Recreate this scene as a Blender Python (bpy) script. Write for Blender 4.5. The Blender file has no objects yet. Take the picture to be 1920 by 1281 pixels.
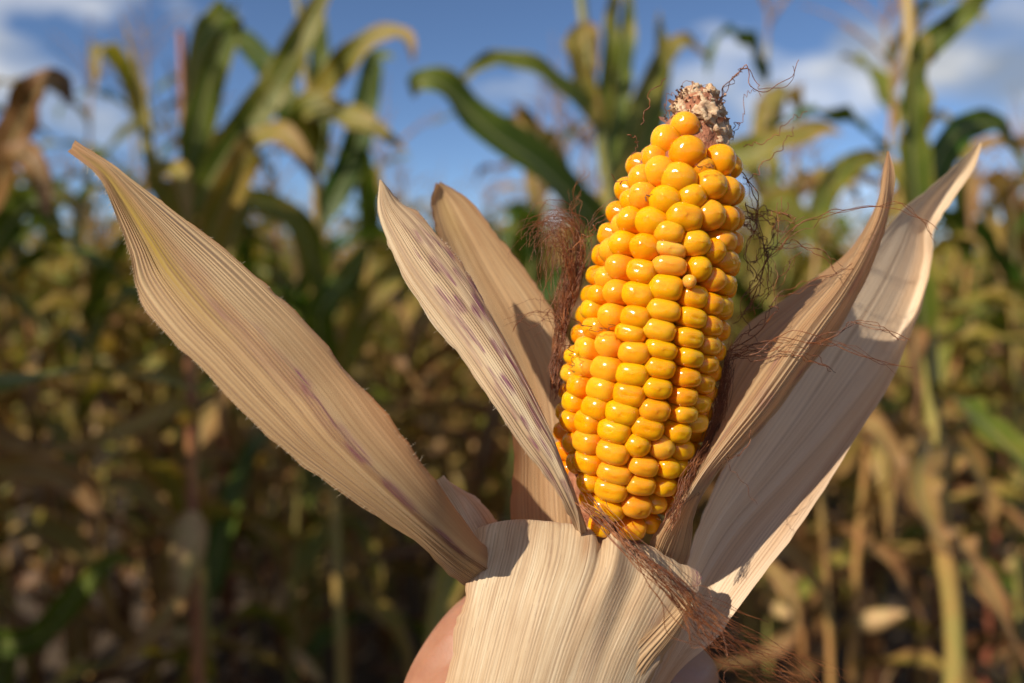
import bpy, math, random
import numpy as np
from mathutils import Vector, Matrix, Quaternion

# ------------------------------------------------------------------ camera, sky, sun, exposure
scene = bpy.context.scene
COL = scene.collection
FPX = 28.0 / 36.0 * 1920.0                     # focal length in photo pixels
CAM = Vector((0.0, 0.0, 1.55))
PITCH = math.radians(-4.6)
cam_data = bpy.data.cameras.new('camera')
cam = bpy.data.objects.new('camera', cam_data)
COL.objects.link(cam)
cam.location = CAM
cam.rotation_euler = (math.radians(90) + PITCH, 0, 0)
cam_data.lens = 28.0
cam_data.sensor_width = 36.0
cam_data.clip_start = 0.01
cam_data.clip_end = 2000.0
cam_data.dof.use_dof = True
cam_data.dof.focus_distance = 0.251
cam_data.dof.aperture_fstop = 5.2
scene.camera = cam

CAM_R = Vector((1, 0, 0))
CAM_F = Vector((0, math.cos(PITCH), math.sin(PITCH)))
CAM_U = Vector((0, -math.sin(PITCH), math.cos(PITCH)))


def at(px, py, d):
    """point of the place seen at photo pixel (px, py), d metres ahead of the lens"""
    return CAM + CAM_F * d + CAM_R * ((px - 960.0) / FPX * d) + CAM_U * ((640.5 - py) / FPX * d)


SUN_DIR = Vector((-0.62, -0.52, 0.585)).normalized()      # towards the sun
SUN_EL = math.asin(SUN_DIR.z)
SUN_AZ = math.atan2(SUN_DIR.x, SUN_DIR.y)
sun_data = bpy.data.lights.new('sun', 'SUN')
sun_data.energy = 5.0
sun_data.angle = math.radians(0.53)
sun_data.color = (1.0, 0.885, 0.71)
sun = bpy.data.objects.new('sun', sun_data)
COL.objects.link(sun)
sun.rotation_euler = SUN_DIR.to_track_quat('Z', 'Y').to_euler()
sun.location = (-3, -3, 6)

world = bpy.data.worlds.new('World')
scene.world = world
world.use_nodes = True
wn, wl = world.node_tree.nodes, world.node_tree.links
wn.clear()


def N(nodes, typ, **kw):
    n = nodes.new(typ)
    for k, v in kw.items():
        setattr(n, k, v)
    return n


w_out = N(wn, 'ShaderNodeOutputWorld')
w_bg = N(wn, 'ShaderNodeBackground')
w_bg.inputs['Strength'].default_value = 0.1
w_sky = N(wn, 'ShaderNodeTexSky', sky_type='NISHITA', sun_disc=False)
w_sky.sun_elevation = SUN_EL
w_sky.sun_rotation = SUN_AZ
w_sky.altitude = 100
w_sky.air_density = 0.65
w_sky.dust_density = 0.0
w_sky.ozone_density = 4.2
w_tc = N(wn, 'ShaderNodeTexCoord')
w_map = N(wn, 'ShaderNodeMapping')
w_map.inputs['Scale'].default_value = (1.0, 1.0, 2.1)
w_map.inputs['Location'].default_value = (5.01, 6.67, 2.13)
w_no = N(wn, 'ShaderNodeTexNoise')
w_no.inputs['Scale'].default_value = 2.6
w_no.inputs['Detail'].default_value = 8
w_no.inputs['Roughness'].default_value = 0.52
w_rmp = N(wn, 'ShaderNodeValToRGB')
w_rmp.color_ramp.elements[0].position = 0.485
w_rmp.color_ramp.elements[1].position = 0.60
w_no2 = N(wn, 'ShaderNodeTexNoise')
w_no2.inputs['Scale'].default_value = 5.0
w_no2.inputs['Detail'].default_value = 5
w_ccol = N(wn, 'ShaderNodeValToRGB')
w_ccol.color_ramp.elements[0].color = (2.6, 3.0, 3.6, 1)
w_ccol.color_ramp.elements[1].color = (8.4, 8.4, 8.4, 1)
w_ccol.color_ramp.elements[0].position = 0.35
w_ccol.color_ramp.elements[1].position = 0.6
w_mix = N(wn, 'ShaderNodeMix', data_type='RGBA')
wl.new(w_tc.outputs['Generated'], w_map.inputs['Vector'])
wl.new(w_map.outputs[0], w_no.inputs['Vector'])
wl.new(w_map.outputs[0], w_no2.inputs['Vector'])
wl.new(w_no.outputs[0], w_rmp.inputs[0])
wl.new(w_no2.outputs[0], w_ccol.inputs[0])
wl.new(w_rmp.outputs[0], w_mix.inputs[0])
wl.new(w_sky.outputs[0], w_mix.inputs[6])
wl.new(w_ccol.outputs[0], w_mix.inputs[7])
wl.new(w_mix.outputs[2], w_bg.inputs['Color'])
wl.new(w_bg.outputs[0], w_out.inputs['Surface'])

scene.view_settings.view_transform = 'Standard'
scene.view_settings.look = 'None'
scene.view_settings.exposure = 0.19
scene.view_settings.gamma = 1.0
scene.view_settings.use_curve_mapping = False
scene.render.engine = 'CYCLES'
scene.cycles.use_denoising = True
scene.cycles.max_bounces = 6
scene.cycles.diffuse_bounces = 4
scene.cycles.transparent_max_bounces = 4
scene.cycles.use_adaptive_sampling = True
scene.cycles.adaptive_threshold = 0.015

rng = random.Random(11)
nrng = np.random.default_rng(5)

# ------------------------------------------------------------------ helpers


def tag(o, label=None, cat=None, group=None, kind=None):
    if label: o['label'] = label
    if cat: o['category'] = cat
    if group: o['group'] = group
    if kind: o['kind'] = kind
    return o


def empty(name, loc):
    o = bpy.data.objects.new(name, None)
    o.empty_display_size = 0.02
    o.location = loc
    COL.objects.link(o)
    return o


def make_mesh(name, verts, faces, mat=None, smooth=True, uv=None, attrs=None):
    me = bpy.data.meshes.new(name)
    v = np.asarray(verts, dtype=np.float32)
    if isinstance(faces, np.ndarray):
        k = faces.shape[1]
        me.vertices.add(len(v)); me.vertices.foreach_set('co', v.ravel())
        me.loops.add(faces.size); me.loops.foreach_set('vertex_index', faces.astype(np.int32).ravel())
        me.polygons.add(len(faces))
        me.polygons.foreach_set('loop_start', np.arange(0, faces.size, k, dtype=np.int32))
        me.polygons.foreach_set('loop_total', np.full(len(faces), k, dtype=np.int32))
        me.update(calc_edges=True)
    else:
        me.from_pydata([tuple(x) for x in v], [], faces)
    if smooth:
        me.polygons.foreach_set('use_smooth', np.ones(len(me.polygons), dtype=bool))
    if uv is not None:
        lay = me.uv_layers.new(name='UVMap')
        li = np.empty(len(me.loops), dtype=np.int32)
        me.loops.foreach_get('vertex_index', li)
        lay.data.foreach_set('uv', np.asarray(uv, dtype=np.float32)[li].ravel())
    if attrs:
        for an, av in attrs.items():
            av = np.asarray(av, dtype=np.float32)
            if av.ndim == 1:
                a = me.attributes.new(an, 'FLOAT', 'POINT'); a.data.foreach_set('value', av)
            else:
                a = me.attributes.new(an, 'FLOAT_COLOR', 'POINT'); a.data.foreach_set('color', av.ravel())
    if mat: me.materials.append(mat)
    me.update()
    return me


def link(name, me, parent=None, matrix=None):
    o = bpy.data.objects.new(name, me)
    COL.objects.link(o)
    if parent is not None: o.parent = parent
    if matrix is not None: o.matrix_local = matrix
    return o


def grid_faces(nu, nv, off=0, closed=False):
    """nu points across, nv along; index = j*nu+i"""
    f = []
    iu = np.arange(nu if closed else nu - 1)
    j = np.arange(nv - 1)
    I, J = np.meshgrid(iu, j)
    I2 = (I + 1) % nu
    a = J * nu + I; b = J * nu + I2; c = (J + 1) * nu + I2; d = (J + 1) * nu + I
    return np.stack([a, b, c, d], -1).reshape(-1, 4) + off


def catmull(P, n):
    """resample polyline P (k,3) with n points, uniform Catmull-Rom"""
    P = np.asarray(P, dtype=float)
    k = len(P)
    Q = np.vstack([2 * P[0] - P[1], P, 2 * P[-1] - P[-2]])
    t = np.linspace(0, k - 1 - 1e-9, n)
    i = np.floor(t).astype(int); f = (t - i)[:, None]
    p0, p1, p2, p3 = Q[i], Q[i + 1], Q[i + 2], Q[i + 3]
    return 0.5 * ((2 * p1) + (-p0 + p2) * f + (2 * p0 - 5 * p1 + 4 * p2 - p3) * f ** 2 + (-p0 + 3 * p1 - 3 * p2 + p3) * f ** 3)


class VNoise:
    """smooth 2-D value noise on arrays, range 0..1"""
    def __init__(self, seed):
        self.t = np.random.default_rng(seed).random((64, 64))

    def __call__(self, x, y):
        x = np.asarray(x, float); y = np.asarray(y, float)
        xi = np.floor(x).astype(int); yi = np.floor(y).astype(int)
        fx = x - xi; fy = y - yi
        fx = fx * fx * (3 - 2 * fx); fy = fy * fy * (3 - 2 * fy)
        t = self.t
        a = t[xi % 64, yi % 64]; b = t[(xi + 1) % 64, yi % 64]
        c = t[xi % 64, (yi + 1) % 64]; d = t[(xi + 1) % 64, (yi + 1) % 64]
        return (a * (1 - fx) + b * fx) * (1 - fy) + (c * (1 - fx) + d * fx) * fy


def normalize(a):
    return a / np.maximum(np.linalg.norm(a, axis=-1, keepdims=True), 1e-12)


def tubes(paths, radii, sides=4, taper=0.4):
    """many thin tubes joined in one vertex/face list; paths list of (n,3) arrays"""
    V, F, off = [], [], 0
    for P, r in zip(paths, radii):
        P = np.asarray(P, float); n = len(P)
        T = normalize(np.gradient(P, axis=0))
        ref = np.array([0.13, 0.91, 0.37])
        A = normalize(np.cross(T, ref)); B = np.cross(T, A)
        rr = r * (1 - (1 - taper) * np.linspace(0, 1, n)) if np.isscalar(r) else np.asarray(r)
        ang = np.arange(sides) / sides * 2 * np.pi
        ring = (A[:, None, :] * np.cos(ang)[None, :, None] + B[:, None, :] * np.sin(ang)[None, :, None]) * np.asarray(rr)[:, None, None]
        V.append((P[:, None, :] + ring).reshape(-1, 3))
        F.append(grid_faces(sides, n, off, closed=True))
        off += n * sides
    return np.vstack(V), np.vstack(F)


# ------------------------------------------------------------------ materials


def new_mat(name):
    m = bpy.data.materials.new(name)
    m.use_nodes = True
    m.node_tree.nodes.clear()
    return m, m.node_tree.nodes, m.node_tree.links


def ramp(nodes, stops):
    r = nodes.new('ShaderNodeValToRGB')
    e = r.color_ramp.elements
    while len(e) < len(stops): e.new(0.5)
    for i, (p, c) in enumerate(stops):
        e[i].position = p; e[i].color = (*c, 1)
    return r


def noise(nodes, links, vec, scale, detail=4, rough=0.55, mscale=None):
    n = nodes.new('ShaderNodeTexNoise')
    n.inputs['Scale'].default_value = scale
    n.inputs['Detail'].default_value = detail
    n.inputs['Roughness'].default_value = rough
    if mscale:
        mp = nodes.new('ShaderNodeMapping')
        mp.inputs['Scale'].default_value = mscale
        links.new(vec, mp.inputs['Vector'])
        links.new(mp.outputs[0], n.inputs['Vector'])
    else:
        links.new(vec, n.inputs['Vector'])
    return n


def mixc(nodes, links, fac, a, b, blend='MIX'):
    m = nodes.new('ShaderNodeMix'); m.data_type = 'RGBA'; m.blend_type = blend
    for sock, v in ((0, fac), (6, a), (7, b)):
        if isinstance(v, (int, float)): m.inputs[sock].default_value = v
        elif isinstance(v, tuple): m.inputs[sock].default_value = (*v, 1)
        else: links.new(v, m.inputs[sock])
    return m.outputs[2]


def math_n(nodes, links, op, a, b=None, clamp=False):
    m = nodes.new('ShaderNodeMath'); m.operation = op; m.use_clamp = clamp
    for i, v in enumerate((a, b)):
        if v is None: continue
        if isinstance(v, (int, float)): m.inputs[i].default_value = v
        else: links.new(v, m.inputs[i])
    return m.outputs[0]


def mat_husk(name, pale, mid, dark, rough=0.6, transl=0.28, streak=1.0, groove_w=0.55):
    m, n, l = new_mat(name)
    out = n.new('ShaderNodeOutputMaterial')
    p = n.new('ShaderNodeBsdfPrincipled')
    uv = n.new('ShaderNodeUVMap'); uv.uv_map = 'UVMap'
    broad = noise(n, l, uv.outputs[0], 1.0, 5, 0.6, (9, 1.6, 1))
    fine = noise(n, l, uv.outputs[0], 1.0, 4, 0.65, (130, 3.2, 1))
    blot = noise(n, l, uv.outputs[0], 1.0, 6, 0.65, (5, 5, 1))
    r = ramp(n, [(0.28, dark), (0.5, mid), (0.7, pale)])
    s = math_n(n, l, 'MULTIPLY_ADD', fine.outputs[0], 0.45 * streak)
    s.node.inputs[2].default_value = 0.0
    s2 = math_n(n, l, 'MULTIPLY_ADD', broad.outputs[0], 0.55)
    l.new(s, s2.node.inputs[2])
    s3 = math_n(n, l, 'MULTIPLY_ADD', blot.outputs[0], 0.25)
    l.new(math_n(n, l, 'ADD', s2, -0.12), s3.node.inputs[2])
    l.new(s3, r.inputs[0])
    at_t = n.new('ShaderNodeAttribute'); at_t.attribute_name = 'tint'
    at_v = n.new('ShaderNodeAttribute'); at_v.attribute_name = 'vein'
    sep = n.new('ShaderNodeSeparateColor'); l.new(at_t.outputs['Color'], sep.inputs[0])
    c = r.outputs[0]
    # orange-brown (dry margins, painted backlight and shade), green-yellow remains, purple blotches, darker lines in the grooves between vein ridges
    c = mixc(n, l, sep.outputs[2], c, (0.42, 0.19, 0.075))
    c = mixc(n, l, sep.outputs[1], c, (0.40, 0.27, 0.04))
    spn = noise(n, l, uv.outputs[0], 1.0, 3, 0.6, (120, 15, 1))
    spr = ramp(n, [(0.42, (0, 0, 0)), (0.58, (1, 1, 1))]); l.new(spn.outputs[0], spr.inputs[0])
    pf = math_n(n, l, 'MULTIPLY', sep.outputs[0], spr.outputs[0], True)
    c = mixc(n, l, pf, c, (0.20, 0.040, 0.115))
    c = mixc(n, l, math_n(n, l, 'MULTIPLY', at_v.outputs['Fac'], groove_w), c, (0.24, 0.13, 0.085))
    # brown flecks of mould and wear
    vo = n.new('ShaderNodeTexVoronoi'); vo.inputs['Scale'].default_value = 1.0
    vm = n.new('ShaderNodeMapping'); vm.inputs['Scale'].default_value = (52, 62, 1)
    l.new(uv.outputs[0], vm.inputs['Vector']); l.new(vm.outputs[0], vo.inputs['Vector'])
    fr = ramp(n, [(0.06, (1, 1, 1)), (0.16, (0, 0, 0))]); l.new(vo.outputs['Distance'], fr.inputs[0])
    fm = noise(n, l, uv.outputs[0], 1.0, 3, 0.6, (6, 7, 1))
    fmr = ramp(n, [(0.55, (0, 0, 0)), (0.68, (1, 1, 1))]); l.new(fm.outputs[0], fmr.inputs[0])
    c = mixc(n, l, math_n(n, l, 'MULTIPLY', math_n(n, l, 'MULTIPLY', fr.outputs[0], fmr.outputs[0]), 0.55), c, (0.16, 0.085, 0.05))
    l.new(c, p.inputs['Base Color'])
    p.inputs['Roughness'].default_value = rough
    p.inputs['Specular IOR Level'].default_value = 0.35
    p.inputs['Sheen Weight'].default_value = 0.12
    p.inputs['Sheen Roughness'].default_value = 0.4
    bmp = n.new('ShaderNodeBump'); bmp.inputs['Strength'].default_value = 0.35
    bmp.inputs['Distance'].default_value = 0.0004
    bn = noise(n, l, uv.outputs[0], 1.0, 3, 0.6, (190, 9, 1))
    l.new(bn.outputs[0], bmp.inputs['Height'])
    l.new(bmp.outputs[0], p.inputs['Normal'])
    t = n.new('ShaderNodeBsdfTranslucent')
    l.new(mixc(n, l, 0.5, c, (0.75, 0.42, 0.18)), t.inputs['Color'])
    l.new(bmp.outputs[0], t.inputs['Normal'])
    mx = n.new('ShaderNodeMixShader'); mx.inputs[0].default_value = transl
    l.new(p.outputs[0], mx.inputs[1]); l.new(t.outputs[0], mx.inputs[2])
    l.new(mx.outputs[0], out.inputs['Surface'])
    return m


M_HUSK = mat_husk('dry_husk', (0.76, 0.57, 0.34), (0.60, 0.39, 0.205), (0.42, 0.225, 0.105))
M_HUSK_IN = mat_husk('pale_inner_husk', (0.80, 0.67, 0.50), (0.72, 0.56, 0.39), (0.56, 0.38, 0.23), rough=0.5, transl=0.2, streak=0.6)
M_HUSK_BROWN = mat_husk('brown_dry_husk', (0.69, 0.51, 0.285), (0.53, 0.35, 0.175), (0.34, 0.185, 0.088), groove_w=0.9, transl=0.25)
M_HUSK_FAR = mat_husk('cream_husk_lining', (0.88, 0.76, 0.60), (0.82, 0.67, 0.50), (0.68, 0.49, 0.32), rough=0.5, transl=0.14, streak=0.6)
M_HUSK_THIN = mat_husk('thin_dry_husk', (0.80, 0.61, 0.38), (0.64, 0.43, 0.235), (0.45, 0.25, 0.12), rough=0.55, transl=0.45)
M_HUSK_PALE = mat_husk('bleached_husk', (0.82, 0.70, 0.49), (0.64, 0.47, 0.29), (0.42, 0.26, 0.14), rough=0.55, transl=0.22)


def mat_kernel():
    m, n, l = new_mat('yellow_kernel')
    out = n.new('ShaderNodeOutputMaterial')
    p = n.new('ShaderNodeBsdfPrincipled')
    tc = n.new('ShaderNodeTexCoord'); oi = n.new('ShaderNodeObjectInfo')
    ad = n.new('ShaderNodeVectorMath'); ad.operation = 'ADD'
    l.new(tc.outputs['Object'], ad.inputs[0]); l.new(oi.outputs['Location'], ad.inputs[1])
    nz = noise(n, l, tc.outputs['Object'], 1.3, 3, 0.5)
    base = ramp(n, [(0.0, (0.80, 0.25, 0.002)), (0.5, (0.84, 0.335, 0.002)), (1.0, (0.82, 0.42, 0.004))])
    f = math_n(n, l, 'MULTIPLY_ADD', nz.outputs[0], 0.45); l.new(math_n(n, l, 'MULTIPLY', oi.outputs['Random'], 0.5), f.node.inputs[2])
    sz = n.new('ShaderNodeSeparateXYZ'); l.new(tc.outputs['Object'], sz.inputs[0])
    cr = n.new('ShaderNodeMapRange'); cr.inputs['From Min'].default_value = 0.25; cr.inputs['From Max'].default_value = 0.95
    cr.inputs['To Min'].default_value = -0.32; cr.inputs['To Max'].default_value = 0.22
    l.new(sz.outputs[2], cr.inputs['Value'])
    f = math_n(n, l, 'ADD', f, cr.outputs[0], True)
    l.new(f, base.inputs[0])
    at_p = n.new('ShaderNodeAttribute'); at_p.attribute_type = 'OBJECT'; at_p.attribute_name = 'pallor'
    c = mixc(n, l, at_p.outputs['Fac'], base.outputs[0], (0.80, 0.50, 0.16))
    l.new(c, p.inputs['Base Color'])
    p.inputs['Subsurface Weight'].default_value = 0.75
    p.inputs['Subsurface Radius'].default_value = (1.0, 0.36, 0.03)
    p.inputs['Subsurface Scale'].default_value = 0.0036
    p.inputs['Roughness'].default_value = 0.35
    p.inputs['Specular IOR Level'].default_value = 0.0
    p.inputs['Coat Weight'].default_value = 1.0
    rn = n.new('ShaderNodeMapRange'); rn.inputs['To Min'].default_value = 0.09; rn.inputs['To Max'].default_value = 0.24
    rn.inputs['From Min'].default_value = 0.3; rn.inputs['From Max'].default_value = 0.7
    rz = noise(n, l, ad.outputs[0], 1.7, 4, 0.6)
    l.new(rz.outputs[0], rn.inputs['Value']); l.new(rn.outputs[0], p.inputs['Coat Roughness'])
    bmp = n.new('ShaderNodeBump'); bmp.inputs['Strength'].default_value = 0.12; bmp.inputs['Distance'].default_value = 0.0006
    b2 = noise(n, l, ad.outputs[0], 3.2, 4, 0.6)
    l.new(b2.outputs[0], bmp.inputs['Height'])
    l.new(bmp.outputs[0], p.inputs['Normal']); l.new(bmp.outputs[0], p.inputs['Coat Normal'])
    l.new(p.outputs[0], out.inputs['Surface'])
    return m


M_KERNEL = mat_kernel()


def mat_simple(name, stops, scale, rough=0.6, sss=0.0, sss_r=(1, .4, .2), sss_s=0.003, bump=0.0, bscale=40, bdist=0.001, spec=0.4, mscale=None, coord='Object'):
    m, n, l = new_mat(name)
    out = n.new('ShaderNodeOutputMaterial')
    p = n.new('ShaderNodeBsdfPrincipled')
    tc = n.new('ShaderNodeTexCoord')
    nz = noise(n, l, tc.outputs[coord], scale, 5, 0.6, mscale)
    r = ramp(n, stops); l.new(nz.outputs[0], r.inputs[0]); l.new(r.outputs[0], p.inputs['Base Color'])
    p.inputs['Roughness'].default_value = rough
    p.inputs['Specular IOR Level'].default_value = spec
    if sss:
        p.inputs['Subsurface Weight'].default_value = sss
        p.inputs['Subsurface Radius'].default_value = sss_r
        p.inputs['Subsurface Scale'].default_value = sss_s
    if bump:
        b = n.new('ShaderNodeBump'); b.inputs['Strength'].default_value = bump; b.inputs['Distance'].default_value = bdist
        bn = noise(n, l, tc.outputs[coord], bscale, 5, 0.6)
        l.new(bn.outputs[0], b.inputs['Height']); l.new(b.outputs[0], p.inputs['Normal'])
    l.new(p.outputs[0], out.inputs['Surface'])
    return m


M_COB = mat_simple('pink_brown_cob', [(0.3, (0.24, 0.075, 0.04)), (0.55, (0.42, 0.17, 0.09)), (0.75, (0.58, 0.33, 0.20))], 260, 0.8, bump=0.8, bscale=500, bdist=0.002)
M_TIP = mat_simple('cream_shrivelled_kernel', [(0.30, (0.30, 0.15, 0.085)), (0.48, (0.54, 0.36, 0.22)), (0.68, (0.76, 0.64, 0.44))], 1.6, 0.55, sss=0.3, sss_r=(1, .6, .3), sss_s=0.001, bump=0.6, bscale=5, bdist=0.0008)
M_CHAFF = mat_simple('papery_chaff', [(0.3, (0.26, 0.11, 0.07)), (0.55, (0.45, 0.25, 0.17)), (0.75, (0.66, 0.50, 0.38))], 300, 0.6)
M_SILK = mat_simple('reddish_silk', [(0.3, (0.060, 0.016, 0.006)), (0.52, (0.19, 0.058, 0.017)), (0.75, (0.42, 0.165, 0.055))], 120, 0.4, spec=0.5)
M_SKIN = mat_simple('skin', [(0.3, (0.31, 0.135, 0.08)), (0.5, (0.36, 0.17, 0.105)), (0.75, (0.40, 0.205, 0.13))], 55, 0.45, sss=0.35, sss_r=(1, .35, .18), sss_s=0.004, bump=0.25, bscale=900, bdist=0.0006)
M_FUZZ = mat_simple('pale_fuzz', [(0.3, (0.55, 0.42, 0.28)), (0.7, (0.75, 0.64, 0.48))], 80, 0.5)


def mat_leaf(name):
    m, n, l = new_mat(name)
    out = n.new('ShaderNodeOutputMaterial')
    p = n.new('ShaderNodeBsdfPrincipled')
    uv = n.new('ShaderNodeUVMap'); uv.uv_map = 'UVMap'
    oi = n.new('ShaderNodeObjectInfo')
    dry = n.new('ShaderNodeAttribute'); dry.attribute_type = 'OBJECT'; dry.attribute_name = 'dry'
    off = n.new('ShaderNodeVectorMath'); off.operation = 'ADD'
    cb = n.new('ShaderNodeCombineXYZ')
    l.new(math_n(n, l, 'MULTIPLY', oi.outputs['Random'], 37.0), cb.inputs[0])
    l.new(math_n(n, l, 'MULTIPLY', oi.outputs['Random'], 11.0), cb.inputs[1])
    l.new(uv.outputs[0], off.inputs[0]); l.new(cb.outputs[0], off.inputs[1])
    nz = noise(n, l, off.outputs[0], 1.0, 5, 0.65, (3.0, 5.0, 1))
    st = noise(n, l, off.outputs[0], 1.0, 3, 0.6, (34, 1.5, 1))
    sx = n.new('ShaderNodeSeparateXYZ'); l.new(uv.outputs[0], sx.inputs[0])
    tipf = math_n(n, l, 'POWER', sx.outputs[1], 3.0)
    edge = math_n(n, l, 'ABSOLUTE', math_n(n, l, 'ADD', sx.outputs[0], -0.5))
    edge = math_n(n, l, 'POWER', math_n(n, l, 'MULTIPLY', edge, 2.0), 6.0)
    f = math_n(n, l, 'ADD', dry.outputs['Fac'], math_n(n, l, 'MULTIPLY', math_n(n, l, 'ADD', nz.outputs[0], -0.5), 0.75))
    f = math_n(n, l, 'ADD', f, math_n(n, l, 'MULTIPLY', tipf, 0.22))
    f = math_n(n, l, 'ADD', f, math_n(n, l, 'MULTIPLY', edge, 0.18))
    f = math_n(n, l, 'ADD', f, math_n(n, l, 'MULTIPLY', math_n(n, l, 'ADD', st.outputs[0], -0.5), 0.22), True)
    r = ramp(n, [(0.08, (0.038, 0.085, 0.010)), (0.34, (0.13, 0.165, 0.018)), (0.50, (0.29, 0.225, 0.040)), (0.66, (0.38, 0.225, 0.080)), (0.82, (0.27, 0.135, 0.055)), (1.0, (0.13, 0.055, 0.024))])
    l.new(f, r.inputs[0])
    mid = math_n(n, l, 'LESS_THAN', math_n(n, l, 'ABSOLUTE', math_n(n, l, 'ADD', sx.outputs[0], -0.5)), 0.045)
    c = mixc(n, l, math_n(n, l, 'MULTIPLY', mid, 0.6), r.outputs[0], (0.34, 0.33, 0.16))
    l.new(c, p.inputs['Base Color'])
    p.inputs['Roughness'].default_value = 0.45
    p.inputs['Specular IOR Level'].default_value = 0.28
    b = n.new('ShaderNodeBump'); b.inputs['Strength'].default_value = 0.4; b.inputs['Distance'].default_value = 0.002
    l.new(st.outputs[0], b.inputs['Height']); l.new(b.outputs[0], p.inputs['Normal'])
    t = n.new('ShaderNodeBsdfTranslucent')
    l.new(mixc(n, l, 1.0, c, (1.3, 1.25, 0.55), 'MULTIPLY'), t.inputs['Color'])
    mx = n.new('ShaderNodeMixShader'); mx.inputs[0].default_value = 0.30
    l.new(p.outputs[0], mx.inputs[1]); l.new(t.outputs[0], mx.inputs[2])
    l.new(mx.outputs[0], out.inputs['Surface'])
    return m


def mat_stalk():
    m, n, l = new_mat('corn_stalk')
    out = n.new('ShaderNodeOutputMaterial')
    p = n.new('ShaderNodeBsdfPrincipled')
    uv = n.new('ShaderNodeUVMap'); uv.uv_map = 'UVMap'
    oi = n.new('ShaderNodeObjectInfo')
    dry = n.new('ShaderNodeAttribute'); dry.attribute_type = 'OBJECT'; dry.attribute_name = 'dry'
    tc = n.new('ShaderNodeTexCoord')
    nz = noise(n, l, tc.outputs['Object'], 6.0, 4, 0.6, (3, 3, 1))
    f = math_n(n, l, 'ADD', dry.outputs['Fac'], math_n(n, l, 'MULTIPLY', math_n(n, l, 'ADD', nz.outputs[0], -0.5), 1.0), True)
    r = ramp(n, [(0.1, (0.14, 0.17, 0.035)), (0.4, (0.30, 0.25, 0.07)), (0.65, (0.40, 0.21, 0.07)), (0.9, (0.27, 0.085, 0.045))])
    l.new(f, r.inputs[0]); l.new(r.outputs[0], p.inputs['Base Color'])
    p.inputs['Roughness'].default_value = 0.45
    l.new(p.outputs[0], out.inputs['Surface'])
    return m


M_LEAF = mat_leaf('corn_leaf')
M_STALK = mat_stalk()
M_TASSEL = mat_simple('tassel', [(0.35, (0.20, 0.10, 0.07)), (0.55, (0.33, 0.21, 0.12)), (0.75, (0.42, 0.33, 0.17))], 25, 0.7)
M_EARHUSK = mat_simple('field_ear_husk', [(0.3, (0.33, 0.19, 0.08)), (0.5, (0.46, 0.30, 0.14)), (0.75, (0.30, 0.27, 0.08))], 9, 0.6, mscale=(4, 4, 1))
M_SOIL = mat_simple('soil', [(0.3, (0.035, 0.024, 0.016)), (0.55, (0.075, 0.052, 0.034)), (0.75, (0.12, 0.085, 0.055))], 3.0, 0.9, bump=1.0, bscale=14, bdist=0.03)

# ------------------------------------------------------------------ the setting: ground
gn = 90
gx = np.linspace(-1, 1, gn); gs = np.sign(gx) * (np.abs(gx) ** 3) * 400
X, Y = np.meshgrid(gs, gs + 2.0)
gno = VNoise(3)
Z = (gno(X * 2.1 + 9, Y * 2.1) - 0.5) * 0.05 * (np.abs(X) < 12) * (np.abs(Y) < 12)
gv = np.stack([X, Y, Z], -1).reshape(-1, 3)
ground = link('ground', make_mesh('ground', gv, grid_faces(gn, gn), M_SOIL))
tag(ground, 'dark brown field soil under the corn rows', 'soil', kind='structure')

# ------------------------------------------------------------------ field corn plants


def blade(spine, width, nu=5, ns=18, fold=0.25, wave=0.012, seed=0, up=(0, 0, 1), twist=0.0, normal=None):
    """leaf blade around a 3-D spine: V folded at the midrib, wavy margins; returns verts, faces, uv"""
    S = catmull(spine, ns)
    T = normalize(np.gradient(S, axis=0))
    if normal is None:
        side = np.cross(T, np.array(up, float))
        bad = np.linalg.norm(side, axis=1) < 0.15
        ref = side[~bad].mean(0) if (~bad).any() else np.array([1.0, 0, 0])
        for i in range(ns):
            if bad[i]: side[i] = ref
            elif i and np.dot(side[i], side[i - 1]) < 0: side[i] = -side[i]
        side = normalize(side)
        # smooth
        for _ in range(3):
            side[1:-1] = normalize(side[:-2] + side[1:-1] * 2 + side[2:])
    else:
        side = normalize(np.cross(T, np.broadcast_to(np.array(normal, float), T.shape)))
    nrm = normalize(np.cross(side, T))
    if twist:
        a = np.linspace(0, twist, ns)[:, None]
        side, nrm = side * np.cos(a) + nrm * np.sin(a), nrm * np.cos(a) - side * np.sin(a)
    v = np.linspace(0, 1, ns)
    prof = np.minimum(1, (v / 0.16 + 0.42)) * np.clip(1 - v ** 2.6, 0, 1) ** 0.8 + 0.012
    w = width * 0.5 * prof
    u = np.linspace(-1, 1, nu)
    r = np.random.default_rng(seed)
    ph = r.random(6) * 6.28
    wav = np.stack([np.sin(v * 17 + ph[0]) + 0.6 * np.sin(v * 31 + ph[1]), np.sin(v * 19 + ph[2]) + 0.6 * np.sin(v * 29 + ph[3])], -1)
    V = np.empty((ns, nu, 3)); UV = np.empty((ns, nu, 2))
    for i, uu in enumerate(u):
        wv = wav[:, 0 if uu < 0 else 1] * wave * abs(uu) ** 2 * np.sin(np.pi * np.clip(v, 0, 1)) ** 0.5
        V[:, i] = S + side * (w * uu)[:, None] + nrm * (fold * w * abs(uu) + wv)[:, None]
        UV[:, i, 0] = (uu + 1) / 2; UV[:, i, 1] = v
    return V.reshape(-1, 3), grid_faces(nu, ns), UV.reshape(-1, 2)


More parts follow.
